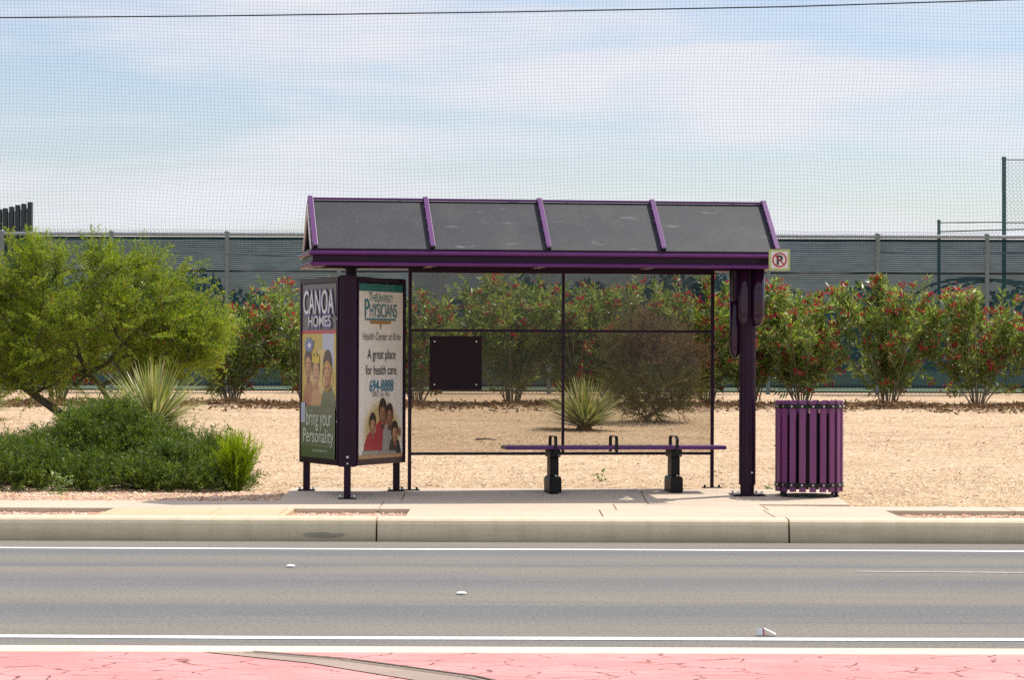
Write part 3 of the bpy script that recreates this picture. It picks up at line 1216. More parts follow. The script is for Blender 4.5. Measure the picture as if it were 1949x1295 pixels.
b = MB()
poly = [A_L, A_R, B_R, B_L]
ins = []
cen = sum(poly, Vector((0, 0))) / 4
for p in poly:
    ins.append(p + (cen - p) * .05)
vs = [kl(p, KZ0 + .02) for p in ins] + [kl(p, KZ1 - .02) for p in ins]
b.add(vs, [(0, 1, 5, 4), (1, 2, 6, 5), (2, 3, 7, 6), (3, 0, 4, 7), (3, 2, 1, 0), (4, 5, 6, 7)])
b.build('cabinet', MT['purple_dark_shaded'], kiosk)
# fluted front corner column
b = MB()
n = 15
pts = []
for k in range(n):
    t = k / (n - 1)
    x = A_L.x + (A_R.x - A_L.x) * t
    y = 29.985 - .028 * math.sin(t * math.pi) + (.005 if k % 2 else 0)
    pts.append(Vector((x, y)))
pts += [Vector((A_R.x, 30.03)), Vector((A_L.x, 30.03))]
nn = len(pts)
vs = [kl(p, KZ0 - .01) for p in pts] + [kl(p, KZ1 + .012) for p in pts]
fs = [(k, (k + 1) % nn, (k + 1) % nn + nn, k + nn) for k in range(nn)] + [tuple(range(nn - 1, -1, -1)), tuple(range(nn, 2 * nn))]
b.add(vs, fs)
cpart = b.build('corner_column', MT['purple_dark_shaded'], kiosk)
b = MB()
for z, rr in ((.085, .013), (.022, .009)):
    c_ = kl(Vector((-1.59 + .002, 29.952)), KZ0 + z)
    vs = [(c_[0] + rr * math.cos(a), c_[1] - .006, c_[2] + rr * math.sin(a)) for a in np.linspace(0, 6.283, 11)[:-1]]
    vs += [(c_[0] + rr * math.cos(a), c_[1] + .012, c_[2] + rr * math.sin(a)) for a in np.linspace(0, 6.283, 11)[:-1]]
    b.add(vs, [tuple(range(10))] + [(k, k + 10, (k + 1) % 10 + 10, (k + 1) % 10) for k in range(10)])
build_each(b, 'bolt', MT['steel'], cpart)
# legs
for p, w, name in ((Vector((-1.592, 30.02)), .033, 'leg'), (B_L + Vector((.065, -.06)), .034, 'leg'), (B_R + Vector((-.075, -.06)), .034, 'leg')):
    gz = pad_z(p.y)
    b = MB()
    x, y, z = kl(p, gz)
    b.box(x - w, x + w, y - w, y + w, z + .013, KZ0 - .2 + .03)
    lg = b.build('leg', MT['purple_dark_shaded'], kiosk, bevel=.003)
    b = MB()
    b.box(x - .085, x + .085, y - .07, y + .07, z + .001, z + .012)
    for s in (-1, 1):
        b.lathe([(.012, z + .0125), (.012, z + .03), (.006, z + .04)], 8, x + s * .068, y - .03, mi=1)
    b.build('foot_plate', [MT['blacksteel'], MT['steel']], lg)
# the two faces
for (p0, p1, fn, lab) in ((B_L, A_L, poster_left, 'dark poster of three people in party crowns'), (A_R, B_R, poster_right, 'cream poster with a family of four')):
    e = (p1 - p0)
    W = e.length
    ang = math.atan2(e.y, e.x)
    nrm = Vector((math.sin(ang), -math.cos(ang)))
    root, tx, W0 = fn()
    base = p0 + nrm * .004
    root.parent = kiosk
    root.location = kl(base, KZ0)
    root.rotation_euler = (0, 0, ang)
    root.scale = (W / W0, 1, 1)
    root['label'] = lab
    bycol = {}
    for vs, fs, c in tx:
        bycol.setdefault(c, MB()).add(vs, fs)
    for c, m_ in bycol.items():
        m_.build('lettering', PC[c], root)
    b = MB()
    t = .012
    zt = KZ1 - KZ0
    b.box(0, W, -t, .008, 0, .058)
    b.box(0, W, -t, .008, zt - .05, zt)
    left_w, right_w = (.042, .022) if fn is poster_left else (.020, .050)
    b.box(0, left_w, -t, .008, .0582, zt - .0502)
    b.box(W - right_w, W, -t, .008, .0582, zt - .0502)
    fr = b.build('poster_frame', MT['purple_dark_shaded'], kiosk, loc=kl(p0 + nrm * .003, KZ0), rotz=ang)
    hb = MB()
    xb_ = W - .012 if fn is poster_left else .012
    for z in (.42, 1.42):
        hb.box(xb_ - .006, xb_ + .006, -t - .005, -t - .0005, z, z + .014)
    build_each(hb, 'screw', MT['steel'], fr)

# ------------------------------------------------------------------ bench
bz = pad_z(30.9)
bench = thing('bench', 'purple backless bench with three black hoop armrests in front of the glass', 'bench', (1.02, 30.9, bz), SH_ROT)
BL = 1.115
b = MB()
for y0, y1 in ((-.165, -.002), (.002, .165)):
    b.box(-BL, BL, y0, y1, .43, .468)
b.build('seat', MT['purple'], bench, bevel=.008)
lx0 = (.384 + .02 - 1.02, 1.63 - 1.02)
for x in lx0:
    b = MB()
    b.box(x - .055, x + .055, -.15, .15, .355, .429)
    b.box(x - .044, x + .044, -.10, .10, .165, .3548)
    b.prism([(x - .062, .003), (x + .062, .003), (x + .062, .14), (x + .048, .163), (x - .048, .163), (x - .062, .14)], -.17, .17)
    lg = b.build('leg', MT['black'], bench, bevel=.008)
    bb = MB()
    for s in (-1, 1):
        bb.lathe([(.010, .1635), (.010, .176), (.005, .182)], 8, x + .01, s * .125)
        bb.box(x + .028, x + .040, -.156, -.1505, .368, .38)
    build_each(bb, 'bolt', MT['steel'], lg)
for x in (lx0[0], (lx0[0] + lx0[1]) / 2, lx0[1]):
    b = MB()
    w, th = .016, .010
    y0, y1, z0, z1 = -.178, .178, .40, .565
    outer = [(y0, z0), (y0, z1 - .03), (y0 + .03, z1), (y1 - .03, z1), (y1, z1 - .03), (y1, z0)]
    inner = [(y0 + th, z0), (y0 + th, z1 - .034), (y0 + .034, z1 - th), (y1 - .034, z1 - th), (y1 - th, z1 - .034), (y1 - th, z0)]
    vs = [(x - w, y, z) for y, z in outer + inner] + [(x + w, y, z) for y, z in outer + inner]
    fs = []
    for k in range(5):
        fs += [(k, k + 1, k + 7, k + 6), (k + 12, k + 18, k + 19, k + 13), (k, k + 12, k + 13, k + 1), (k + 6, k + 7, k + 19, k + 18)]
    fs += [(0, 6, 18, 12), (5, 17, 23, 11)]
    b.add(vs, fs)
    b.build('armrest', MT['blacksteel'], bench, bevel=.002)

# ------------------------------------------------------------------ litter bin
BX, BY = 2.940, 30.58
gz = pad_z(30.5)
bn = thing('litter_bin', 'round purple slatted litter bin on the concrete beside the shelter column', 'litter bin', (BX, BY, gz), R(0))
rb = .322
for k in range(20):
    a = -math.pi / 2 + R(1.0) + k * math.pi / 10
    m_ = Matrix.Translation((rb * math.cos(a), rb * math.sin(a), 0)) @ Matrix.Rotation(a + math.pi / 2, 4, 'Z')
    b = MB()
    b.box(-.033, .033, -.012, .012, .050, .945, mat=m_)
    b.build('slat', MT['slat'], bn, bevel=.004)
for z0, z1 in ((.87, .908), (.098, .136)):
    b = MB()
    n = 60
    for r0, r1 in (((rb + .0125), (rb + .019)), ((rb - .019), (rb - .0125))):
        vs, fs = [], []
        for k in range(n):
            a = 6.28318 * k / n
            for r_, z_ in ((r0, z0), (r1, z0), (r1, z1), (r0, z1)):
                vs.append((r_ * math.cos(a), r_ * math.sin(a), z_))
        for k in range(n):
            k2 = (k + 1) % n
            for j in range(4):
                j2 = (j + 1) % 4
                fs.append((k * 4 + j, k2 * 4 + j, k2 * 4 + j2, k * 4 + j2))
        b.add(vs, fs)
    hp = b.build('hoop', MT['blacksteel'], bn)
    bb = MB()
    for k in range(20):
        a = -math.pi / 2 + R(1.0) + k * math.pi / 10
        m_ = Matrix.Translation(((rb + .019) * math.cos(a), (rb + .019) * math.sin(a), (z0 + z1) / 2)) @ Matrix.Rotation(a + math.pi / 2, 4, 'Z')
        vs = [m_ @ Vector((.010 * math.cos(t), -.007, .010 * math.sin(t))) for t in np.linspace(0, 6.283, 9)[:-1]] + [m_ @ Vector((.011 * math.cos(t), -.0003, .011 * math.sin(t))) for t in np.linspace(0, 6.283, 9)[:-1]]
        bb.add(vs, [tuple(range(8))] + [(q, q + 8, (q + 1) % 8 + 8, (q + 1) % 8) for q in range(8)])
    build_each(bb, 'bolt', MT['steel'], hp)
b = MB()
b.lathe([(.27, .12), (.285, .80), (.297, .815), (.28, .815), (.265, .15)], 40)
b.build('liner', MT['black'], bn)
b = MB()
for a in (.5, 2.1, 3.7, 5.3):
    b.tube([(.20 * math.cos(a), .20 * math.sin(a), .115), (.315 * math.cos(a), .315 * math.sin(a), .10)], .012, 6)
b.lathe([(.31, .10), (.31, .108)], 30)
b.build('base_ring', MT['blacksteel'], bn)
for a in (-math.pi / 2 - 1.0, -math.pi / 2 + 1.0, math.pi / 2 - 1.0, math.pi / 2 + 1.0):
    b = MB()
    b.lathe([(.03, .002), (.03, .012), (.018, .02), (.018, .102)], 12, .30 * math.cos(a), .30 * math.sin(a))
    b.build('foot', MT['blacksteel'], bn)

# ------------------------------------------------------------------ no parking sign
sp = at(1483.5, 495, 30.18)
sgn = thing('no_parking_sign', 'small square no parking sign fixed at the right end of the shelter roof edge', 'sign', (sp.x, sp.y, sp.z), R(4))
hw = .104


def rr(h, r, n=5):
    p = []
    for cx, cz, a0 in ((h - r, h - r, 0), (-h + r, h - r, 1), (-h + r, -h + r, 2), (h - r, -h + r, 3)):
        for k in range(n + 1):
            a = (a0 + k / n) * math.pi / 2
            p.append((cx + r * math.cos(a), cz + r * math.sin(a)))
    return p


b = MB()
b.prism(rr(hw, .008), -.004, .004)
b.build('plate', simple('sign_green_yellow', (.44, .47, .17), (.36, .40, .13), 9, .4), sgn)
b = MB()
b.prism(rr(hw * .80, .004), -.0065, -.0042)
face = b.build('face', simple('sign_white', (.66, .65, .60), (.60, .59, .55), 12, .4), sgn)
b = MB()
n = 40
vs = [(r_ * math.cos(6.28318 * k / n), -.009, r_ * math.sin(6.28318 * k / n)) for r_ in (.072, .058) for k in range(n)]
b.add(vs, [(k, (k + 1) % n, (k + 1) % n + n, k + n) for k in range(n)])
d = .0065
s2 = .7071
L_ = .062
b.add([(-L_ * s2 - d * s2, -.0092, L_ * s2 - d * s2), (-L_ * s2 + d * s2, -.0092, L_ * s2 + d * s2), (L_ * s2 + d * s2, -.0092, -L_ * s2 + d * s2), (L_ * s2 - d * s2, -.0092, -L_ * s2 - d * s2)], [(0, 3, 2, 1)])
b.build('prohibition_ring', simple('sign_red', (.50, .025, .02), None, 8, .4), face)
vs, fs = text_mesh('P', .088, .002, .0, .062, -.0078, bold=.04)
MB().add(vs, fs).build('letter', PC['ink'], face)
b = MB()
b.box(-.10, -.07, .0045, .05, -.03, .03)
b.box(-.10, -.03, .051, .06, -.05, .05)
b.build('bracket', MT['galv'], sgn)

# ------------------------------------------------------------------ boundary fence
FY = 60.0
fence = thing('chain_link_fence', 'tall chain link fence with dark green windscreen fabric behind the bushes', 'fence', (0, FY, terrain_z(FY)))
FZ = terrain_z(FY)
ztop = 3.07
xs = [at(px, 600, FY).x for px in (212, 432, 645, 838, 1045, 1250, 1462, 1670, 1878)]
sp_ = (xs[-1] - xs[0]) / 8
posts_x = [xs[0] - sp_ * k for k in range(8, 0, -1)] + xs + [xs[-1] + sp_ * k for k in range(1, 9)]
for i, x in enumerate(posts_x):
    b = MB()
    b.tube([(x, -.03, -.1), (x, -.03, ztop + .03)], .044, 10)
    b.lathe([(.052, ztop + .03), (.052, ztop + .05), (.02, ztop + .075)], 10, x, -.03)
    b.build('post', MT['postgrey'], fence, smooth=False)
b = MB()
b.tube([(posts_x[0], -.03, ztop), (posts_x[-1], -.03, ztop)], .036, 10)
b.build('top_rail', MT['galv'], fence)
b = MB()
b.tube([(posts_x[0], -.01, .05), (posts_x[-1], -.01, .045)], .016, 6)
b.tube([(posts_x[0], .012, 2.36), (posts_x[-1], .012, 2.36)], .015, 6)
b.build('tension_rail', MT['hem'], fence)
b = MB()
nx, nz = 160, 14
x0, x1, z0, z1 = posts_x[0], posts_x[-1], .14, ztop - .06
vs, fs = [], []
for i in range(nx + 1):
    for j in range(nz + 1):
        x = x0 + (x1 - x0) * i / nx
        z = z0 + (z1 - z0) * j / nz
        y = .035 + .02 * math.sin(x * 1.9) * math.sin(z * 2.2) + .012 * math.sin(x * 5.3 + z * 3)
        vs.append((x, y, z))
for i in range(nx):
    for j in range(nz):
        a = i * (nz + 1) + j
        fs.append((a, a + nz + 1, a + nz + 2, a + 1))
b.add(vs, fs).build('windscreen', MT['fabric'], fence)
b = MB()
b.box(x0, x1, .06, .064, z0 - .015, z0 + .05)
b.box(x0, x1, .06, .064, z1 - .045, z1 + .012)
b.build('hem', MT['hem'], fence)
# chain link: the knuckled top above the rail and the open mesh below the fabric
b = MB()
px_ = .075
nk = int(19.0 / px_)
top = []
for k in range(nk):
    x = -9.5 + k * px_
    b.tube([(x, .012, ztop - .05), (x + px_ * .6, .012, ztop + .10)], .0035, 3, cap=False)
    b.tube([(x + px_ * .5, .015, ztop - .05), (x - px_ * .1, .015, ztop + .10)], .0035, 3, cap=False)
    b.tube([(x, .0, .01), (x + px_ * 1.1, .0, .20)], .003, 3, cap=False)
    b.tube([(x + px_ * 1.1, .004, .01), (x, .004, .20)], .003, 3, cap=False)
b.build('chain_link', MT['postgrey'], fence)

# ------------------------------------------------------------------ ball-stop net
NY = 72.0
net = MB()
nx0, nx1 = -16.5, 16.5
cell = .0875
rng = np.random.default_rng(21)


def netp(u, w):
    """u along the net, w up it (m above the bottom rope)"""
    zb = 3.98 + .10 * max(0, u / 12) + .06 * math.sin(u * .35)
    sag = .06 * math.sin(u * .55 + w * .4) + .035 * math.sin(u * 1.7 - w * 1.3) + .02 * math.sin(u * 3.3 + w * 2.2)
    lean = .05 * math.sin(w * 1.1 + u * .23) + .045 * math.sin(w * 2.3 + u * .5) * math.exp(-w * .35)
    y = NY + .10 * math.sin(u * .8 + w * .9)
    return (u + lean, y, zb + w + sag * .5 * (.35 + .65 * math.exp(-((w - 1.0) / 1.2) ** 2)))


NH = 7.0
nu = int((nx1 - nx0) / cell)
nw = int(NH / (cell * .925))
V, Fq = [], []
TR = .0021


def strand(pts):
    o = len(V)
    for p in pts:
        V.append((p[0] - TR, p[1], p[2] - TR))
        V.append((p[0] + TR, p[1], p[2] - TR))
        V.append((p[0], p[1] + TR, p[2] + TR))
    for i in range(len(pts) - 1):
        for k in range(3):
            k2 = (k + 1) % 3
            Fq.append((o + 3 * i + k, o + 3 * i + k2, o + 3 * i + 3 + k2, o + 3 * i + 3 + k))


def hstrand(pts):
    o = len(V)
    for p in pts:
        V.append((p[0], p[1] - TR, p[2]))
        V.append((p[0], p[1] + TR, p[2] - TR))
        V.append((p[0], p[1] + TR, p[2] + TR))
    for i in range(len(pts) - 1):
        for k in range(3):
            k2 = (k + 1) % 3
            Fq.append((o + 3 * i + k, o + 3 * i + k2, o + 3 * i + 3 + k2, o + 3 * i + 3 + k))


for i in range(nu + 1):
    u = nx0 + i * cell
    strand([netp(u, w) for w in np.linspace(0, NH, 30)])
for j in range(nw + 1):
    w = j * cell * .925
    hstrand([netp(u, w) for u in np.linspace(nx0, nx1, 130)])
net.v, net.f, net.m = V, Fq, [0] * len(Fq)
nroot = thing('ball_stop_net', 'very fine square mesh net hanging across the sky above the fence', 'net', (0, 0, 0))
net.build('net', MT['net'], nroot)
b = MB()
b.tube([netp(u, 0) for u in np.linspace(nx0, nx1, 60)], .009, 4)
b.tube([netp(u, NH) for u in np.linspace(nx0, nx1, 60)], .02, 4)
b.build('edge_rope', MT['net'], nroot)

# overhead cable
b = MB()
pts = [at(px, py, 70) for px, py in ((-700, 41), (-200, 35.5), (0, 33), (400, 29.8), (975, 22), (1500, 12), (1949, -2), (2300, -16), (2700, -34))]
b.tube(pts, .0165, 6)
o = b.build('overhead_cable', MT['cable'])
tag(o, 'thin dark cable strung across the top of the sky', 'cable')

# ------------------------------------------------------------------ things beyond the fence
# green backstop frame
d = 78.0
bs = thing('backstop', 'green steel backstop frame with two posts beyond the fence', 'backstop', (0, 0, 0))


def pole(px, ytop, ybot, r):
    b = MB()
    a, c = at(px, ytop, d), at(px, ybot, d)
    b.tube([c, (a.x, a.y, a.z)], r, 10)
    b.lathe([(r * 1.12, a.z + .002), (r * 1.12, a.z + .05), (r * .5, a.z + .07)], 10, a.x, a.y)
    return b.build('post', MT['greenpole'], bs)


gpy = 700
pole(1911, 303, gpy, .054)
pole(1787, 423, gpy, .042)
b = MB()
for (pa, ya, pb, yb) in ((1787, 424, 1911, 423), (1911, 304, 2200, 304), (1911, 424, 2200, 424), (1787, 441, 2200, 430)):
    b.tube([at(pa, ya, d + .03), at(pb, yb, d + .03)], .016, 6)
b.build('rail', MT['greenpole'], bs)
b = MB()
x0_, x1_ = at(1914, 304, d).x, at(2200, 304, d).x
zt_, zb_ = at(1914, 306, d).z, at(1914, 440, d).z
s_ = .11
k = 0
x = x0_ - (zt_ - zb_)
while x < x1_:
    for sg in (1, -1):
        xa, xb = (x, x + (zt_ - zb_)) if sg == 1 else (x + (zt_ - zb_), x)
        za, zb2 = zb_, zt_
        # clip to the frame
        def clipx(xa, za, xb, zb2):
            out = []
            for (p, z, q, w) in ((xa, za, xb, zb2),):
                t0, t1 = 0, 1
                dx = q - p
                for lim, sgn_ in ((x0_, 1), (x1_, -1)):
                    f0, f1 = (p - lim) * sgn_, (q - lim) * sgn_
                    if f0 < 0 and f1 < 0:
                        return None
                    if f0 < 0:
                        t0 = max(t0, f0 / (f0 - f1))
                    if f1 < 0:
                        t1 = min(t1, f0 / (f0 - f1))
                if t1 <= t0:
                    return None
                return (p + dx * t0, z + (w - z) * t0, p + dx * t1, z + (w - z) * t1)
        r_ = clipx(xa, za, xb, zb2)
        if r_:
            b.tube([(r_[0], d + .05, r_[1]), (r_[2], d + .05, r_[3])], .0024, 3, cap=False)
    x += s_
b.build('chain_link', MT['greenpole'], bs)

# batting cage hoops
cage = thing('batting_cage', 'low arched batting cage frame dimly seen through the windscreen', 'cage', (0, 0, 0))
dc = 84.0
for k in range(3):
    dd = dc + k * 3.2
    pts = []
    for t in np.linspace(0, math.pi, 18):
        px = 1852 + k * 26 - 125 * math.cos(t)
        pts.append(at(px, 600 - 70 * math.sin(t) ** .8 + k * 2, dd))
    pts = [(pts[0].x, pts[0].y, .9)] + pts + [(pts[-1].x, pts[-1].y, .9)]
    b = MB()
    b.tube(pts, .045, 6)
    b.build('hoop', MT['darkmetal'], cage)
b = MB()
b.tube([at(1852, 530, dc), at(1904, 534, dc + 6.4)], .03, 6)
b.build('ridge_bar', MT['darkmetal'], cage)

# louvred structure top left
lv = thing('louvred_screen', 'dark louvred metal screen rising in steps above the fence', 'screen', (0, 0, 0))
dl = 68.0
tops = [(-46, 407), (-34, 404), (-23, 401), (-11, 399.5), (1, 399), (12, 397), (24, 394), (35.5, 391), (47, 388.5), (59, 385.5)]
for k, (px, py) in enumerate(tops):
    b = MB()
    a = at(px, py, dl)
    b.box(a.x - .046, a.x + .046, a.y - .2, a.y, .9, a.z)
    b.build('fin', MT['darkmetal'], lv)
    if k:
        p0 = at(tops[k - 1][0], py + 6, dl + .02)
        b = MB()
        b.prism([(p0.x + .048, .9), (a.x - .048, .9), (a.x - .048, a.z - .085), (p0.x + .048, a.z - .13)], a.y + .02, a.y + .05)
        b.build('panel', MT['olivepanel'], lv)

# far trees and hills
rng = np.random.default_rng(9)
n = 40000
P = np.stack([rng.uniform(-70, 70, n), rng.uniform(168, 182, n), np.zeros(n)], 1)
prof = 4.6 + .55 * np.sin(P[:, 0] * .21) + .45 * np.sin(P[:, 0] * .67 + 1) + .3 * np.sin(P[:, 0] * 1.7) - 1.6 * np.abs((P[:, 1] - 175) / 7) ** 2
P[:, 2] = .8 + rng.uniform(0, 1, n) ** .7 * np.maximum(prof, 1)
D = unit(rng.normal(size=(n, 3)) + [0, 0, .3])
o = leaf_mesh('far_trees', P, D, rng.uniform(.3, .6, n), rng.uniform(.2, .4, n), MT['farleaf'])
tag(o, kind='stuff')
b = MB()
vs, fs = [], []
for i in range(61):
    x = -500 + i * 15
    h = 44 + 12 * math.sin(i * .31) + 8 * math.sin(i * .83 + 1) + 4 * math.sin(i * 1.9)
    h *= max(0, 1 - abs((x + 330) / 190) ** 2) ** .6
    vs += [(x, 2400, 0), (x, 2460, max(1, h * 1.42)), (x, 2700, 0)]
    if i:
        a = 3 * i
        fs += [(a - 3, a, a + 1, a - 2), (a - 2, a + 1, a + 2, a - 1)]
b.add(vs, fs)
tag(b.build('hills', MT['hill'], smooth=True), kind='structure')

# ------------------------------------------------------------------ plants
def oleander(px, ybase, top_y, width_px, label, seed, d=52.5, flowers=60, dens=1.0):
    rng = np.random.default_rng(seed)
    p = at(px, ybase, d)
    base = Vector((p.x, d, terrain_z(d)))
    sc = F / d
    H = (ybase - top_y) / sc
    Wd = width_px / sc / 2 * 1.32
    root = thing('oleander_bush', label, 'bush', base, 0, 'oleander bushes along the fence')
    st = MB()
    LP, LD, LL = [], [], []
    FP = []
    ns = int(17 * dens)
    for i in range(ns):
        az = 2 * math.pi * (i + rng.uniform(0, .8)) / ns
        out = rng.uniform(.15, 1.0)
        hh = H * rng.uniform(.66, 1.0) * (1 - .25 * out ** 2)
        b0 = np.array([.14 * math.cos(az) * rng.uniform(.3, 1), .14 * math.sin(az) * rng.uniform(.3, 1), 0])
        out *= rng.uniform(.8, 1.12)
        tip = np.array([Wd * out * math.cos(az), Wd * out * math.sin(az) * .8, hh])
        c = np.array([b0[0] * 1.2 + tip[0] * .28, b0[1] + tip[1] * .28, hh * .5])
        ts = np.linspace(0, 1, 8)
        pts = [(1 - t) ** 2 * b0 + 2 * t * (1 - t) * c + t * t * tip for t in ts]
        pts = [q + rng.normal(size=3) * .018 * k / 8 for k, q in enumerate(pts)]
        st.tube(pts, [.011 * (1 - .75 * t) + .002 for t in ts], 5, cap=False)
        br = [(pts[4:], .5)]
        nb = int(rng.integers(9, 13) * dens)
        for k in range(nb):
            t = rng.uniform(.16, .97)
            q = (1 - t) ** 2 * b0 + 2 * t * (1 - t) * c + t * t * tip
            dirn = unit(tip - c) * .55 + unit(rng.normal(size=3) + [0, 0, .25]) * .75
            dirn = unit(dirn)
            ln = rng.uniform(.28, .55) * (H / 2.1)
            e = q + dirn * ln + np.array([0, 0, .08])
            if e[2] > H:
                e[2] = H * rng.uniform(.93, 1.0)
            m_ = (q + e) / 2 + np.array([0, 0, -.03])
            st.tube([q, m_, e], [.006, .004, .002], 3, cap=False)
            br.append(([q, m_, e], .12))
        for pl, st_t in br:
            pl = np.array(pl)
            seg = np.linalg.norm(np.diff(pl, axis=0), axis=1)
            tot = seg.sum()
            nwh = max(3, int(tot / .042))
            cum = np.concatenate([[0], np.cumsum(seg)]) / tot
            for t in np.linspace(st_t, 1, nwh):
                q = np.array([np.interp(t, cum, pl[:, a]) for a in range(3)])
                if q[2] < .10 * H:
                    continue
                i0 = min(len(pl) - 2, int(np.searchsorted(cum, t) - 1)) if t > 0 else 0
                dr = unit(pl[i0 + 1] - pl[i0])
                for w in range(3):
                    r = rng.normal(size=3)
                    per = unit(r - dr * (r @ dr))
                    LP.append(q)
                    LD.append(unit(dr * .55 + per * .8 + np.array([0, 0, .12])))
                    LL.append(rng.uniform(.09, .165))
            if rng.uniform() < .55:
                FP.append(pl[-1])
    stem = st.build('stem', MT['olstem'], root)
    LP, LD, LL = np.array(LP), np.array(LD), np.array(LL)
    leaf_mesh('foliage', LP, LD, LL, LL * rng.uniform(.19, .28, len(LL)), MT['oleander'], root)
    # flower clusters near shoot tips
    rng.shuffle(FP)
    fp = []
    FP.sort(key=lambda q: q[1] - .5 * q[2] + .35 * rng.normal() + .7 * math.sin(q[0] * 5 + seed) * math.sin(q[2] * 4 + seed * 2))
    fl = FP[:int(flowers * 1.6)]
    for q in fl:
        m_ = rng.integers(4, 14)
        fp.append(np.asarray(q)[None] + rng.normal(size=(m_, 3)) * [.045, .045, .03])
    if fp:
        fp = np.concatenate(fp)
        fp = np.repeat(fp, 5, 0)
        D = unit(rng.normal(size=fp.shape) + [0, -.3, .6])
        leaf_mesh('blossom', fp, D, rng.uniform(.020, .040, len(fp)), rng.uniform(.018, .032, len(fp)), MT['flower'], root, base=.6)
    return root


oleander(-60, 768, 560, 190, 'oleander bush at the far left, mostly hidden behind the feathery tree', 101)
oleander(110, 768, 565, 200, 'oleander bush hidden behind the trunks of the feathery tree', 102)
oleander(275, 767, 530, 230, 'oleander bush behind the spiky green plant at left', 103, flowers=30)
oleander(440, 766, 585, 190, 'sparse oleander bush right of the feathery tree, with bare pale stems', 104, flowers=25)
oleander(585, 767, 525, 250, 'tall oleander bush directly behind the advertising kiosk', 105, flowers=45)
oleander(792, 767, 548, 200, 'oleander bush seen behind the dark notice board', 106, flowers=35)
oleander(975, 768, 515, 260, 'large oleander bush behind the middle bar of the glass', 107, flowers=35, dens=1.15)
oleander(1165, 767, 515, 240, 'oleander bush behind the upper glass, over the spiky plant', 108, flowers=90, dens=1.1)
oleander(1345, 767, 520, 260, 'oleander bush with many red flowers behind the right shelter column', 109, flowers=110, dens=1.1)
oleander(1525, 764, 540, 230, 'oleander bush standing behind the purple bin', 110, flowers=70, dens=1.1)
oleander(1690, 768, 515, 225, 'open oleander bush with a tall pointed top, right of the bin', 111, flowers=50)
oleander(1860, 774, 550, 230, 'oleander bush with bright red flower heads below the green posts', 112, flowers=90)
oleander(1100, 769, 545, 170, 'smaller oleander bush left of the tawny shrub, behind the spiky plant', 114, d=52.0, flowers=30)
oleander(1430, 768, 530, 190, 'oleander bush at the right edge of the shelter column, full of red flowers', 115, d=53.0, flowers=90)
oleander(2030, 772, 570, 220, 'oleander bush cut by the right edge of the view', 113, flowers=60)


def skeleton(attr, roots, r0, rng, bend=.3, wz=.35):
    """branch skeleton: every attractor hangs on the nearest earlier node that lies closer to the base"""
    nodes = [np.array(r) for r in roots]
    par = [-1] + [i - 1 for i in range(1, len(roots))]
    base = nodes[0]
    order = np.argsort(np.linalg.norm(attr - base, axis=1))
    for k in order:
        a = attr[k]
        arr = np.array(nodes)
        dd = np.linalg.norm(arr - a, axis=1) + wz * np.maximum(0, arr[:, 2] - a[2])
        j = int(np.argmin(dd))
        v = a - nodes[j]
        L = np.linalg.norm(v)
        steps = max(1, int(L / .18))
        last = j
        off = rng.normal(size=3) * bend * L * .25
        for s in range(1, steps + 1):
            t = s / steps
            nodes.append(nodes[j] + v * t + off * math.sin(t * math.pi))
            par.append(last)
            last = len(nodes) - 1
    n = len(nodes)
    cnt = np.zeros(n)
    haschild = np.zeros(n, bool)
    for i in range(n):
        if par[i] >= 0:
            haschild[par[i]] = True
    for i in range(n - 1, -1, -1):
        if not haschild[i]:
            cnt[i] += 1
        if par[i] >= 0:
            cnt[par[i]] += cnt[i]
    rad = r0 * np.maximum(cnt, 1) ** .5
    return nodes, par, rad, haschild


def ellip(c, r, n, rng, shell=.55):
    v = unit(rng.normal(size=(n, 3)))
    return np.array(c) + v * np.array(r) * (rng.uniform(shell, 1, (n, 1)) ** .7)


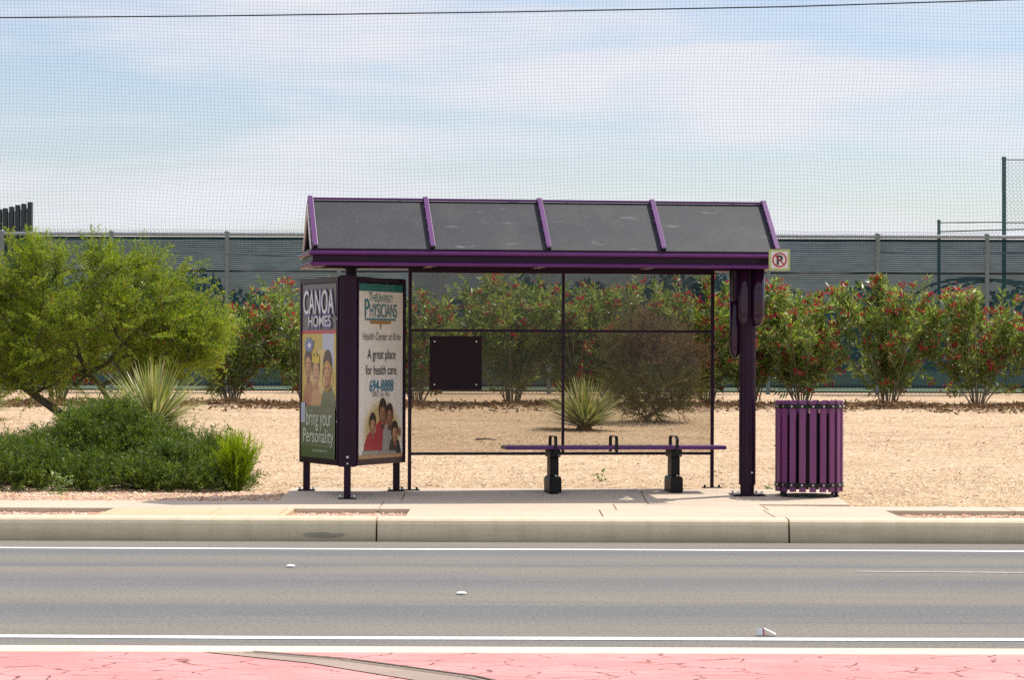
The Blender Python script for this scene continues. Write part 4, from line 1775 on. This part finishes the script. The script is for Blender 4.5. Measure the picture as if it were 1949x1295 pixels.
# feathery tree, left
def feathery_tree():
    rng = np.random.default_rng(31)
    d = 42.0
    sc = F / d
    o = at(160, 800, d)
    base = Vector((o.x, d, terrain_z(d) - .05))
    root = thing('feathery_tree', 'yellow green feathery tree with dark leaning trunks, left of the shelter', 'tree', base)

    def loc(px, py, dy=0):
        p = at(px, py, d)
        return np.array([p.x - base.x, dy, p.z - base.z])
    blobs = [((-60, 560), .75, .55, 60), ((40, 600), .85, .6, 90), ((30, 520), .6, .5, 70), ((140, 545), .75, .55, 90), ((225, 525), .6, .5, 80), ((300, 575), .7, .5, 95), ((355, 612), .50, .36, 76),
             ((60, 690), .55, .25, 50), ((265, 690), .5, .22, 46), ((375, 640), .3, .25, 30), ((200, 630), .9, .5, 120), ((90, 670), .9, .42, 90), ((320, 660), .65, .33, 70), ((-20, 660), .7, .4, 50), ((100, 480), .30, .22, 22), ((255, 480), .28, .24, 22), ((70, 462), .20, .16, 10), ((190, 462), .2, .2, 10), ((330, 520), .3, .25, 20)]
    at_ = []
    for (px, py), rx, rz, n in blobs:
        c = loc(px, py + (34 if py < 600 else 12), rng.uniform(-.25, .25))
        at_.append(ellip(c, (rx, .85 * rx + .15, rz), n, rng, .25))
    at_ = np.concatenate(at_)
    at_ = at_[rng.permutation(len(at_))[:int(len(at_) * .56)]]
    t1 = [loc(170, 812), loc(112, 785, -.05), loc(65, 750, -.1), loc(30, 725, -.1), loc(8, 700, -.1), loc(-10, 660, 0)]
    t2 = [loc(185, 805, .1), loc(205, 765, .15), loc(190, 735, .15), loc(165, 712, .1), loc(150, 680, .1), loc(140, 630, .0)]
    t3 = [t2[3], loc(205, 690, .1), loc(230, 660, -.1), loc(275, 620, -.15), loc(300, 590, -.2)]
    tr = MB()
    nodes, par, rad, hc = skeleton(at_, t1 + t2[1:] + t3[1:], .0046, rng)
    # thickness of the three leaders
    k1, k2, k3 = len(t1), len(t2) - 1, len(t3) - 1
    par[k1] = 0
    par[k1 + k2] = k1 + 2
    tr.tube(t1, [.062, .055, .05, .042, .036, .026], 8)
    tr.tube([t1[0]] + t2[1:], [.06, .05, .046, .040, .03, .02], 8)
    tr.tube(t3, [.036, .032, .028, .022, .016], 8)
    trunk = tr.build('trunk', MT['mesqbark'], root, smooth=True)
    lm = MB()
    for i in range(len(nodes)):
        if i >= k1 + k2 + k3 and par[i] >= 0:
            ra = min(rad[par[i]], .03)
            lm.tube([nodes[par[i]], nodes[i]], [ra, min(rad[i], ra)], 4, cap=False)
    # arching sprays: a twig with flat feathery fronds on both sides
    P, D, L = [], [], []
    cen = np.array([np.mean(at_[:, 0]), 0, np.mean(at_[:, 2]) - .5])
    for a in at_:
        out = unit(a - cen)
        for k in range(3):
            dv = unit(out * .75 + rng.normal(size=3) * .55 + [0, 0, .22])
            ln = rng.uniform(.22, .52)
            droop = rng.uniform(.0, .22)
            pl = [a + dv * ln * t + np.array([0, 0, -droop * ln * t * t]) for t in (0, .35, .7, 1)]
            lm.tube(pl, [.0034, .0028, .002, .001], 3, cap=False)
            sd = unit(np.cross(dv, rng.normal(size=3) * .6 + [0, 0, 1]))
            for t in np.linspace(.12, 1, int(ln / .026)):
                q = a + dv * ln * t + np.array([0, 0, -droop * ln * t * t])
                for s in (-1, 1):
                    fd = unit(sd * s + dv * .5 + rng.normal(size=3) * .25)
                    for u in (.008, .03, .052):
                        P.append(q + fd * u)
                        D.append(unit(fd + rng.normal(size=3) * .45))
                        L.append(rng.uniform(.030, .055))
    lm.build('branch', MT['mesqbark'], root)
    L = np.array(L)
    leaf_mesh('foliage', P, D, L, L * .27, MT['mesq'], root)


feathery_tree()


def spiky(px, ybase, d, rad, label, seed, n=260, tilt=1.35, lift=0, flat=1.0):
    rng = np.random.default_rng(seed)
    p = at(px, ybase, d)
    base = Vector((p.x, d, terrain_z(d)))
    root = thing('desert_spoon', label, 'spiky plant', base, 0, 'spiky desert spoon plants')
    b = MB()
    b.lathe([(.10, -.03), (.12, .05 + lift), (.06, .16 + lift)], 10)
    b.build('stem', MT['litter'], root)
    V, Fc = [], []
    for i in range(n):
        az = rng.uniform(0, 6.283)
        el = math.acos(rng.uniform(math.cos(tilt), 1)) * (1 if rng.uniform() < .9 else 1.15)
        dv = np.array([math.sin(el) * math.cos(az), math.sin(el) * math.sin(az), math.cos(el)])
        dv = dv * [1, 1, flat]
        sd = unit(np.cross(dv, [0, 0, 1]) + 1e-4)
        ln = rad * rng.uniform(.72, 1.05)
        w = rng.uniform(.010, .016)
        o = len(V)
        p0 = np.array([0, 0, .07 + lift]) + dv * .05
        for t, ww in ((0, 1.1), (.35, 1), (.7, .7), (1, .08)):
            q = p0 + dv * ln * t + np.array([0, 0, -.10 * ln * t * t * math.sin(el)])
            V += [tuple(q - sd * w * ww), tuple(q + sd * w * ww)]
        for k in range(3):
            Fc.append((o + 2 * k, o + 2 * k + 1, o + 2 * k + 3, o + 2 * k + 2))
    b = MB()
    b.v, b.f, b.m = V, Fc, [0] * len(Fc)
    b.build('blade', MT['sotol'], root)
    root_blade = root
    return root


spiky(1112, 819, 43.5, .88, 'spiky desert spoon seen through the lower glass, behind the bench', 41, 420, 1.42, -.03, .86)
spiky(291, 850, 38.5, .98, 'spiky desert spoon rising behind the dark green mound shrub', 42, 520, 1.62, .22, .92)
spiky(-30, 790, 46.0, .62, 'spiky desert spoon cut by the left edge under the tree', 43, 220)


def brown_shrub():
    rng = np.random.default_rng(51)
    d = 46.0
    sc = F / d
    o = at(1232, 803, d)
    base = Vector((o.x, d, terrain_z(d)))
    root = thing('tawny_shrub', 'tall tawny brown twiggy shrub right of the spiky plant behind the glass', 'shrub', base)

    def loc(px, py, dy=0):
        p = at(px, py, d)
        return np.array([p.x - base.x, dy, p.z - base.z])
    A = np.concatenate([ellip(loc(1235, 700), (.66, .6, .62), 130, rng, .2), ellip(loc(1225, 775), (.42, .45, .30), 70, rng, .2), ellip(loc(1330, 690), (.25, .3, .3), 24, rng, .2), ellip(loc(1150, 660), (.22, .3, .3), 22, rng, .2), ellip(loc(1215, 605), (.25, .3, .2), 18, rng, .2), ellip(loc(1200, 640), (.5, .5, .35), 70, rng, .2), ellip(loc(1275, 650), (.5, .5, .4), 70, rng, .2), ellip(loc(1180, 730), (.35, .4, .4), 50, rng, .2), ellip(loc(1290, 740), (.4, .4, .35), 60, rng, .2)])
    A[:, 0] = (A[:, 0] - .03) * .84 + .06
    A[:, 2] *= .92
    A = A[A[:, 2] > .03]
    nodes, par, rad, hc = skeleton(A, [np.array([0, 0, 0.]), np.array([0, 0, .12])], .0022, rng, .3, .6)
    lm = MB()
    for i in range(len(nodes)):
        if par[i] >= 0:
            lm.tube([nodes[par[i]], nodes[i]], [min(.03, rad[par[i]]), min(.03, rad[i])], 4, cap=False)
    P, D, L, G = [], [], [], []
    for a in A:
        out = unit(a - np.array([0, 0, .3]))
        for k in range(5):
            dv = unit(out * .7 + rng.normal(size=3) * .5 + [0, 0, .25])
            ln = rng.uniform(.14, .40)
            lm.tube([a, a + dv * ln], [.0028, .0012], 3, cap=False)
            for t in np.linspace(.1, 1, int(ln / .014)):
                r = rng.normal(size=3)
                P.append(a + dv * ln * t)
                D.append(unit(dv * .6 + unit(r)))
                L.append(rng.uniform(.018, .04))
                g = (a[2] < .75 and rng.uniform() < .75) or (a[0] < -.25 and rng.uniform() < .55)
                G.append(g)
    P, D, L, G = np.array(P), np.array(D), np.array(L), np.array(G)
    lm.build('branch', MT['twig'], root)
    f1 = leaf_mesh('foliage', P[~G], D[~G], L[~G], L[~G] * .35, MT['brownleaf'], root)
    f2 = leaf_mesh('foliage', P[G], D[G], L[G], L[G] * .4, MT['olivleaf'], root)
    f1['label'] = 'tawny upper foliage'
    f2['label'] = 'olive green lower foliage'


brown_shrub()


def mound(name, label, blobs, d0, seed, mat, n_per=900, spr=.10, needle=.045):
    """low evergreen mound: needle sprigs over a union of domes"""
    rng = np.random.default_rng(seed)
    c0 = at(blobs[0][0], 900, blobs[0][2])
    base = Vector((c0.x, d0, terrain_z(d0)))
    root = thing(name, label, 'shrub', base)
    SP, SD = [], []
    dom = []
    for (px, py, d, rx, ry, rz) in blobs:
        p = at(px, py, d)
        zc = terrain_z(d)
        hz = rz
        dom.append((np.array([p.x - base.x, d - base.y, zc - base.z]), np.array([rx, ry, hz])))
    for c, r in dom:
        area = (r[0] * r[1] + r[2] * (r[0] + r[1]))
        n = int(n_per * area)
        v = unit(rng.normal(size=(n, 3)))
        v[:, 2] = np.abs(v[:, 2])
        lump = 1 + .10 * np.sin(v[:, 0] * 9 + c[0] * 5) * np.sin(v[:, 1] * 8 + v[:, 2] * 7 + c[1] * 3)
        q = c + v * r * (rng.uniform(.80, 1.02, (n, 1))) * lump[:, None]
        nrm = unit(v / r)
        keep = np.ones(n, bool)
        for c2, r2 in dom:
            if c2 is c:
                continue
            keep &= (np.sum(((q - c2) / r2) ** 2, 1) > .62)
        SP.append(q[keep])
        SD.append(nrm[keep])
    SP, SD = np.concatenate(SP), np.concatenate(SD)
    gap = np.sin(SP[:, 0] * 11 + 1.3 * np.sin(SP[:, 2] * 9)) + np.sin(SP[:, 2] * 17 + SP[:, 0] * 5) + np.sin(SP[:, 1] * 10 + SP[:, 0] * 7)
    kp = rng.uniform(size=len(SP)) < np.clip(.62 + .34 * gap, .06, 1)
    SP, SD = SP[kp], SD[kp]
    n = len(SP)
    dirs = unit(SD * .6 + rng.normal(size=(n, 3)) * .55 + [0, 0, .42])
    ln = (.5 + np.minimum(rng.gamma(1.6, .5, n), 1.7)) * spr
    st = MB()
    P, D = [], []
    for t in np.linspace(.15, 1, 7):
        for s in range(3):
            r = rng.normal(size=(n, 3))
            per = unit(r - dirs * np.sum(r * dirs, 1, keepdims=True))
            P.append(SP + dirs * (ln * t)[:, None])
            D.append(unit(dirs * .8 + per * .75))
    P, D = np.concatenate(P), np.concatenate(D)
    L = rng.uniform(.6, 1.2, len(P)) * needle
    leaf_mesh('foliage', P, D, L, L * .20, mat, root)
    # woody inside
    for c, r in dom:
        for k in range(26):
            v = unit(rng.normal(size=3))
            v[2] = abs(v[2])
            e = c + v * r * .9
            st.tube([c + np.array([0, 0, .01]), c + (e - c) * .5 + np.array([0, 0, .03]), e], [.012, .007, .003], 4, cap=False)
    st.build('stem', MT['jstem'], root)
    return root


mound('evergreen_shrub', 'dark green mounded shrub in front of the feathery tree',
      [(205, 860, 33.2, .70, .7, .72), (150, 880, 32.9, .62, .6, .50), (305, 870, 33.0, .46, .5, .50), (395, 900, 32.3, .42, .45, .40), (75, 900, 32.6, .55, .5, .40), (200, 840, 34.2, .5, .6, .68), (345, 890, 32.0, .45, .4, .38)],
      33, 61, MT['juniper'], 2500, .12, .055)
mound('low_shrub', 'low spreading green shrub along the edge of the sidewalk at left',
      [(60, 930, 31.75, .60, .55, .34), (-60, 930, 31.8, .6, .6, .40), (170, 930, 31.6, .5, .42, .26), (270, 935, 31.55, .5, .40, .22), (370, 935, 31.5, .5, .38, .22), (425, 935, 31.5, .24, .3, .13), (-200, 930, 31.8, .6, .6, .45)],
      31.6, 62, MT['juniper'], 2700, .095, .048)


def broom():
    rng = np.random.default_rng(71)
    d = 31.45
    p = at(447, 930, d)
    base = Vector((p.x, d, terrain_z(d)))
    root = thing('bright_broom_shrub', 'small bright yellow green upright shrub at the right tip of the low shrubs', 'shrub', base)
    b = MB()
    P, D, L = [], [], []
    for i in range(150):
        az = rng.uniform(0, 6.283)
        lean = rng.uniform(0, .62) ** 1.0
        ln = rng.uniform(.30, .60) * (1 - .25 * lean)
        dv = unit(np.array([math.sin(lean) * math.cos(az), math.sin(lean) * math.sin(az), math.cos(lean)]))
        b0 = np.array([rng.normal() * .045, rng.normal() * .04, 0])
        m_ = b0 + dv * ln * .55
        e = b0 + dv * ln + np.array([0, 0, .05])
        b.tube([b0, m_, e], [.004, .0028, .0012], 3, cap=False)
        for t in np.linspace(.3, 1, 16):
            q = b0 + (e - b0) * t
            for s in range(3):
                r = rng.normal(size=3)
                P.append(q)
                D.append(unit(dv * 1.3 + unit(r) * .7))
                L.append(rng.uniform(.035, .09))
    b.build('stem', MT['broom'], root)
    L = np.array(L)
    leaf_mesh('foliage', P, D, L, L * .075 + .0015, MT['broom'], root)


broom()


def weed(px, py, d, r, label, seed, n=60):
    rng = np.random.default_rng(seed)
    p = at(px, py, d)
    z = terrain_z(d)
    root = thing('weed', label, 'weed', (p.x, d, z))
    P = np.concatenate([rng.normal(size=(n, 2)) * r * .35, rng.uniform(0, r * 1.1, (n, 1))], 1)
    D = unit(rng.normal(size=(n, 3)) + [0, 0, .5])
    leaf_mesh('foliage', P, D, rng.uniform(.03, .06, n), rng.uniform(.02, .035, n), MT['weed'], root)
    b = MB()
    for k in range(6):
        q = P[k * 2]
        b.tube([(0, 0, 0), tuple(q)], [.003, .0015], 3, cap=False)
    b.build('stem', MT['jstem'], root)


weed(113, 935, 30.75, .20, 'pale broad leaved weed in front of the low shrub', 81, 90)
weed(1463, 912, 31.5, .05, 'tiny green weed in the gravel left of the bin', 82, 26)
weed(1143, 905, 33.0, .10, 'thin dry weed in the gravel between the bench legs', 83, 14)

# leaf litter under the oleanders
rng = np.random.default_rng(91)
n = 15000
x = rng.uniform(-10.5, 10.5, n)
y = rng.normal(51.0, .75, n)
keep = (np.sin(x * 1.3) * .25 + np.sin(x * 3.1 + 1) * .2 + rng.normal(size=n) * .5) > -.45
x, y = x[keep], y[keep]
hump = .075 * np.exp(-((y - 50.9) / .7) ** 2) * (1 + .5 * np.sin(x * 2.3))
z = np.array([terrain_z(a) for a in y]) + hump * rng.uniform(.2, 1.1, len(x)) + .01
x2, y2 = rng.uniform(-7, 8, 420), 32 + 18.5 * rng.uniform(size=420) ** .55
x, y = np.concatenate([x, x2]), np.concatenate([y, y2])
z = np.concatenate([z, [terrain_z(a) + .02 for a in y2]])
P = np.stack([x, y, z], 1)
D = unit(rng.normal(size=P.shape) * [1, 1, .35])
sz = np.where(np.arange(len(P)) < len(P) - 420, 1.0, .5)
o = leaf_mesh('leaf_litter', P, D, sz * rng.uniform(.06, .13, len(P)), sz * rng.uniform(.02, .04, len(P)), MT['litter'])
tag(o, kind='stuff')

# a few sticks lying in the gravel
for px, py, dd, ln, lab in ((925, 833, 40.5, .28, 'short brown stick lying on the gravel behind the glass'),):
    p = at(px, py, dd)
    b = MB()
    z = terrain_z(dd) + .03
    b.tube([(p.x - ln / 2, dd, z), (p.x, dd + .02, z + .01), (p.x + ln / 2, dd - .03, z)], [.012, .010, .006], 5)
    tag(b.build('stick', MT['mesqbark']), lab, 'stick')

# ------------------------------------------------------------------ things on the road
for px, py, lab in ((553, 1082, 'white raised road marker nearer the far kerb, at left'), (878, 1133, 'white raised road marker in the middle of the lane')):
    dd = 9424 / (py - 678)
    p = at(px, py, dd)
    b = MB()
    b.lathe([(.038, .003), (.036, .010), (.024, .017), (.008, .019)], 16)
    o = b.build('road_marker', MT['white'], None, smooth=True, loc=(p.x, dd, .003))
    tag(o, lab, 'road marker', 'white raised road markers')

dd = 9424 / (1209.5 - 678)
p = at(1455, 1208, dd)
cup = thing('paper_cup', 'crushed white paper carton with red inside lying by the near white line', 'litter', (p.x, dd, .004), R(-8))
b = MB()
b.add([(-.055, -.02, 0), (-.01, -.035, 0), (.0, .03, 0), (-.05, .035, 0), (-.052, -.016, .05), (-.012, -.022, .054), (-.004, .024, .05), (-.05, .026, .046)],
      [(0, 1, 5, 4), (2, 3, 7, 6), (3, 0, 4, 7), (4, 5, 6, 7), (0, 3, 2, 1)])
cup.scale = (.82, .82, .82)
b.build('carton', MT['white'], cup)
b = MB()
b.add([(-.009, -.030, .002), (.002, .028, .002), (-.005, .022, .047), (-.0115, -.019, .050), (.03, -.02, .002), (.035, .02, .002)], [(0, 1, 2, 3), (0, 4, 5, 1)])
b.build('inside', PC['red'], cup)
b = MB()
b.add([(-.008, -.022, .052), (-.004, .022, .05), (.075, .02, .016), (.072, -.03, .012), (.078, -.03, .007), (.08, .02, .011)], [(0, 3, 2, 1), (2, 3, 4, 5)])
b.build('flap', MT['white'], cup)

# ------------------------------------------------------------------ light and sky
SUN = Vector((1.2, .85, 2.35)).normalized()
el = math.asin(SUN.z)
az = math.atan2(SUN.x, SUN.y)
sd = bpy.data.lights.new('sun', 'SUN')
sd.energy = 3.7
sd.angle = R(.55)
sd.color = (1, .955, .88)
so = bpy.data.objects.new('sun', sd)
col.objects.link(so)
so.rotation_euler = SUN.to_track_quat('Z', 'Y').to_euler()

w = bpy.data.worlds.new('World')
scene.world = w
w.use_nodes = True
nt = w.node_tree
bg = nt.nodes['Background']
bg.inputs['Strength'].default_value = .095
sky = nt.nodes.new('ShaderNodeTexSky')
sky.sky_type = 'NISHITA'
sky.sun_disc = False
sky.sun_elevation = el
sky.sun_rotation = az
sky.air_density = 1.0
sky.dust_density = .6
sky.ozone_density = 1.6
tc = nt.nodes.new('ShaderNodeTexCoord')
mp = nt.nodes.new('ShaderNodeMapping')
mp.inputs['Scale'].default_value = (5.5, 5.5, 30)
mp.inputs['Rotation'].default_value = (0, .06, .3)
mp.inputs['Location'].default_value = (3.3, 1.7, .4)
nt.links.new(tc.outputs['Generated'], mp.inputs['Vector'])
n1 = nt.nodes.new('ShaderNodeTexNoise')
n1.inputs['Scale'].default_value = 1.5
n1.inputs['Detail'].default_value = 7
n1.inputs['Roughness'].default_value = .5
n1.inputs['Distortion'].default_value = .5
nt.links.new(mp.outputs[0], n1.inputs['Vector'])
cr = nt.nodes.new('ShaderNodeValToRGB')
cr.color_ramp.elements[0].position = .39
cr.color_ramp.elements[1].position = .65
nt.links.new(n1.outputs['Fac'], cr.inputs['Fac'])
mx = nt.nodes.new('ShaderNodeMix')
mx.data_type = 'RGBA'
# thin cloud covers the sky, kept up overhead to whiten the ambient light
sx = nt.nodes.new('ShaderNodeSeparateXYZ')
nt.links.new(tc.outputs['Generated'], sx.inputs[0])
zr = nt.nodes.new('ShaderNodeMapRange')
zr.inputs['From Min'].default_value = .16
zr.inputs['From Max'].default_value = .55
zr.inputs['To Min'].default_value = 1
zr.inputs['To Max'].default_value = .8
nt.links.new(sx.outputs[2], zr.inputs['Value'])
cm = nt.nodes.new('ShaderNodeMath')
cm.operation = 'MULTIPLY'
nt.links.new(cr.outputs['Color'], cm.inputs[0])
nt.links.new(zr.outputs[0], cm.inputs[1])
nt.links.new(cm.outputs[0], mx.inputs[0])
tn = nt.nodes.new('ShaderNodeMix')
tn.data_type = 'RGBA'
tn.blend_type = 'MULTIPLY'
tn.inputs[0].default_value = 1
tn.inputs[7].default_value = (1.0, .97, 1.06, 1)
nt.links.new(sky.outputs[0], tn.inputs[6])
nt.links.new(tn.outputs[2], mx.inputs[6])
mx.inputs[7].default_value = (6.3, 6.45, 7.0, 1)
# overhead cloud, out of view, brightened with height to add ambient light
br = nt.nodes.new('ShaderNodeMapRange')
br.inputs['From Min'].default_value = .18
br.inputs['From Max'].default_value = .8
br.inputs['To Min'].default_value = 1
br.inputs['To Max'].default_value = 2.6
nt.links.new(sx.outputs[2], br.inputs['Value'])
cl = nt.nodes.new('ShaderNodeMix')
cl.data_type = 'RGBA'
cl.blend_type = 'MULTIPLY'
cl.inputs[0].default_value = 1
cl.inputs[6].default_value = (6.7, 6.75, 7.25, 1)
nt.links.new(br.outputs[0], cl.inputs[7])
nt.links.new(cl.outputs[2], mx.inputs[7])
nt.links.new(mx.outputs[2], bg.inputs['Color'])

scene.view_settings.view_transform = 'Standard'
scene.view_settings.look = 'None'
scene.view_settings.exposure = .45
scene.view_settings.gamma = 1
scene.cycles.max_bounces = 8
scene.cycles.transparent_max_bounces = 16
scene.cycles.use_denoising = False
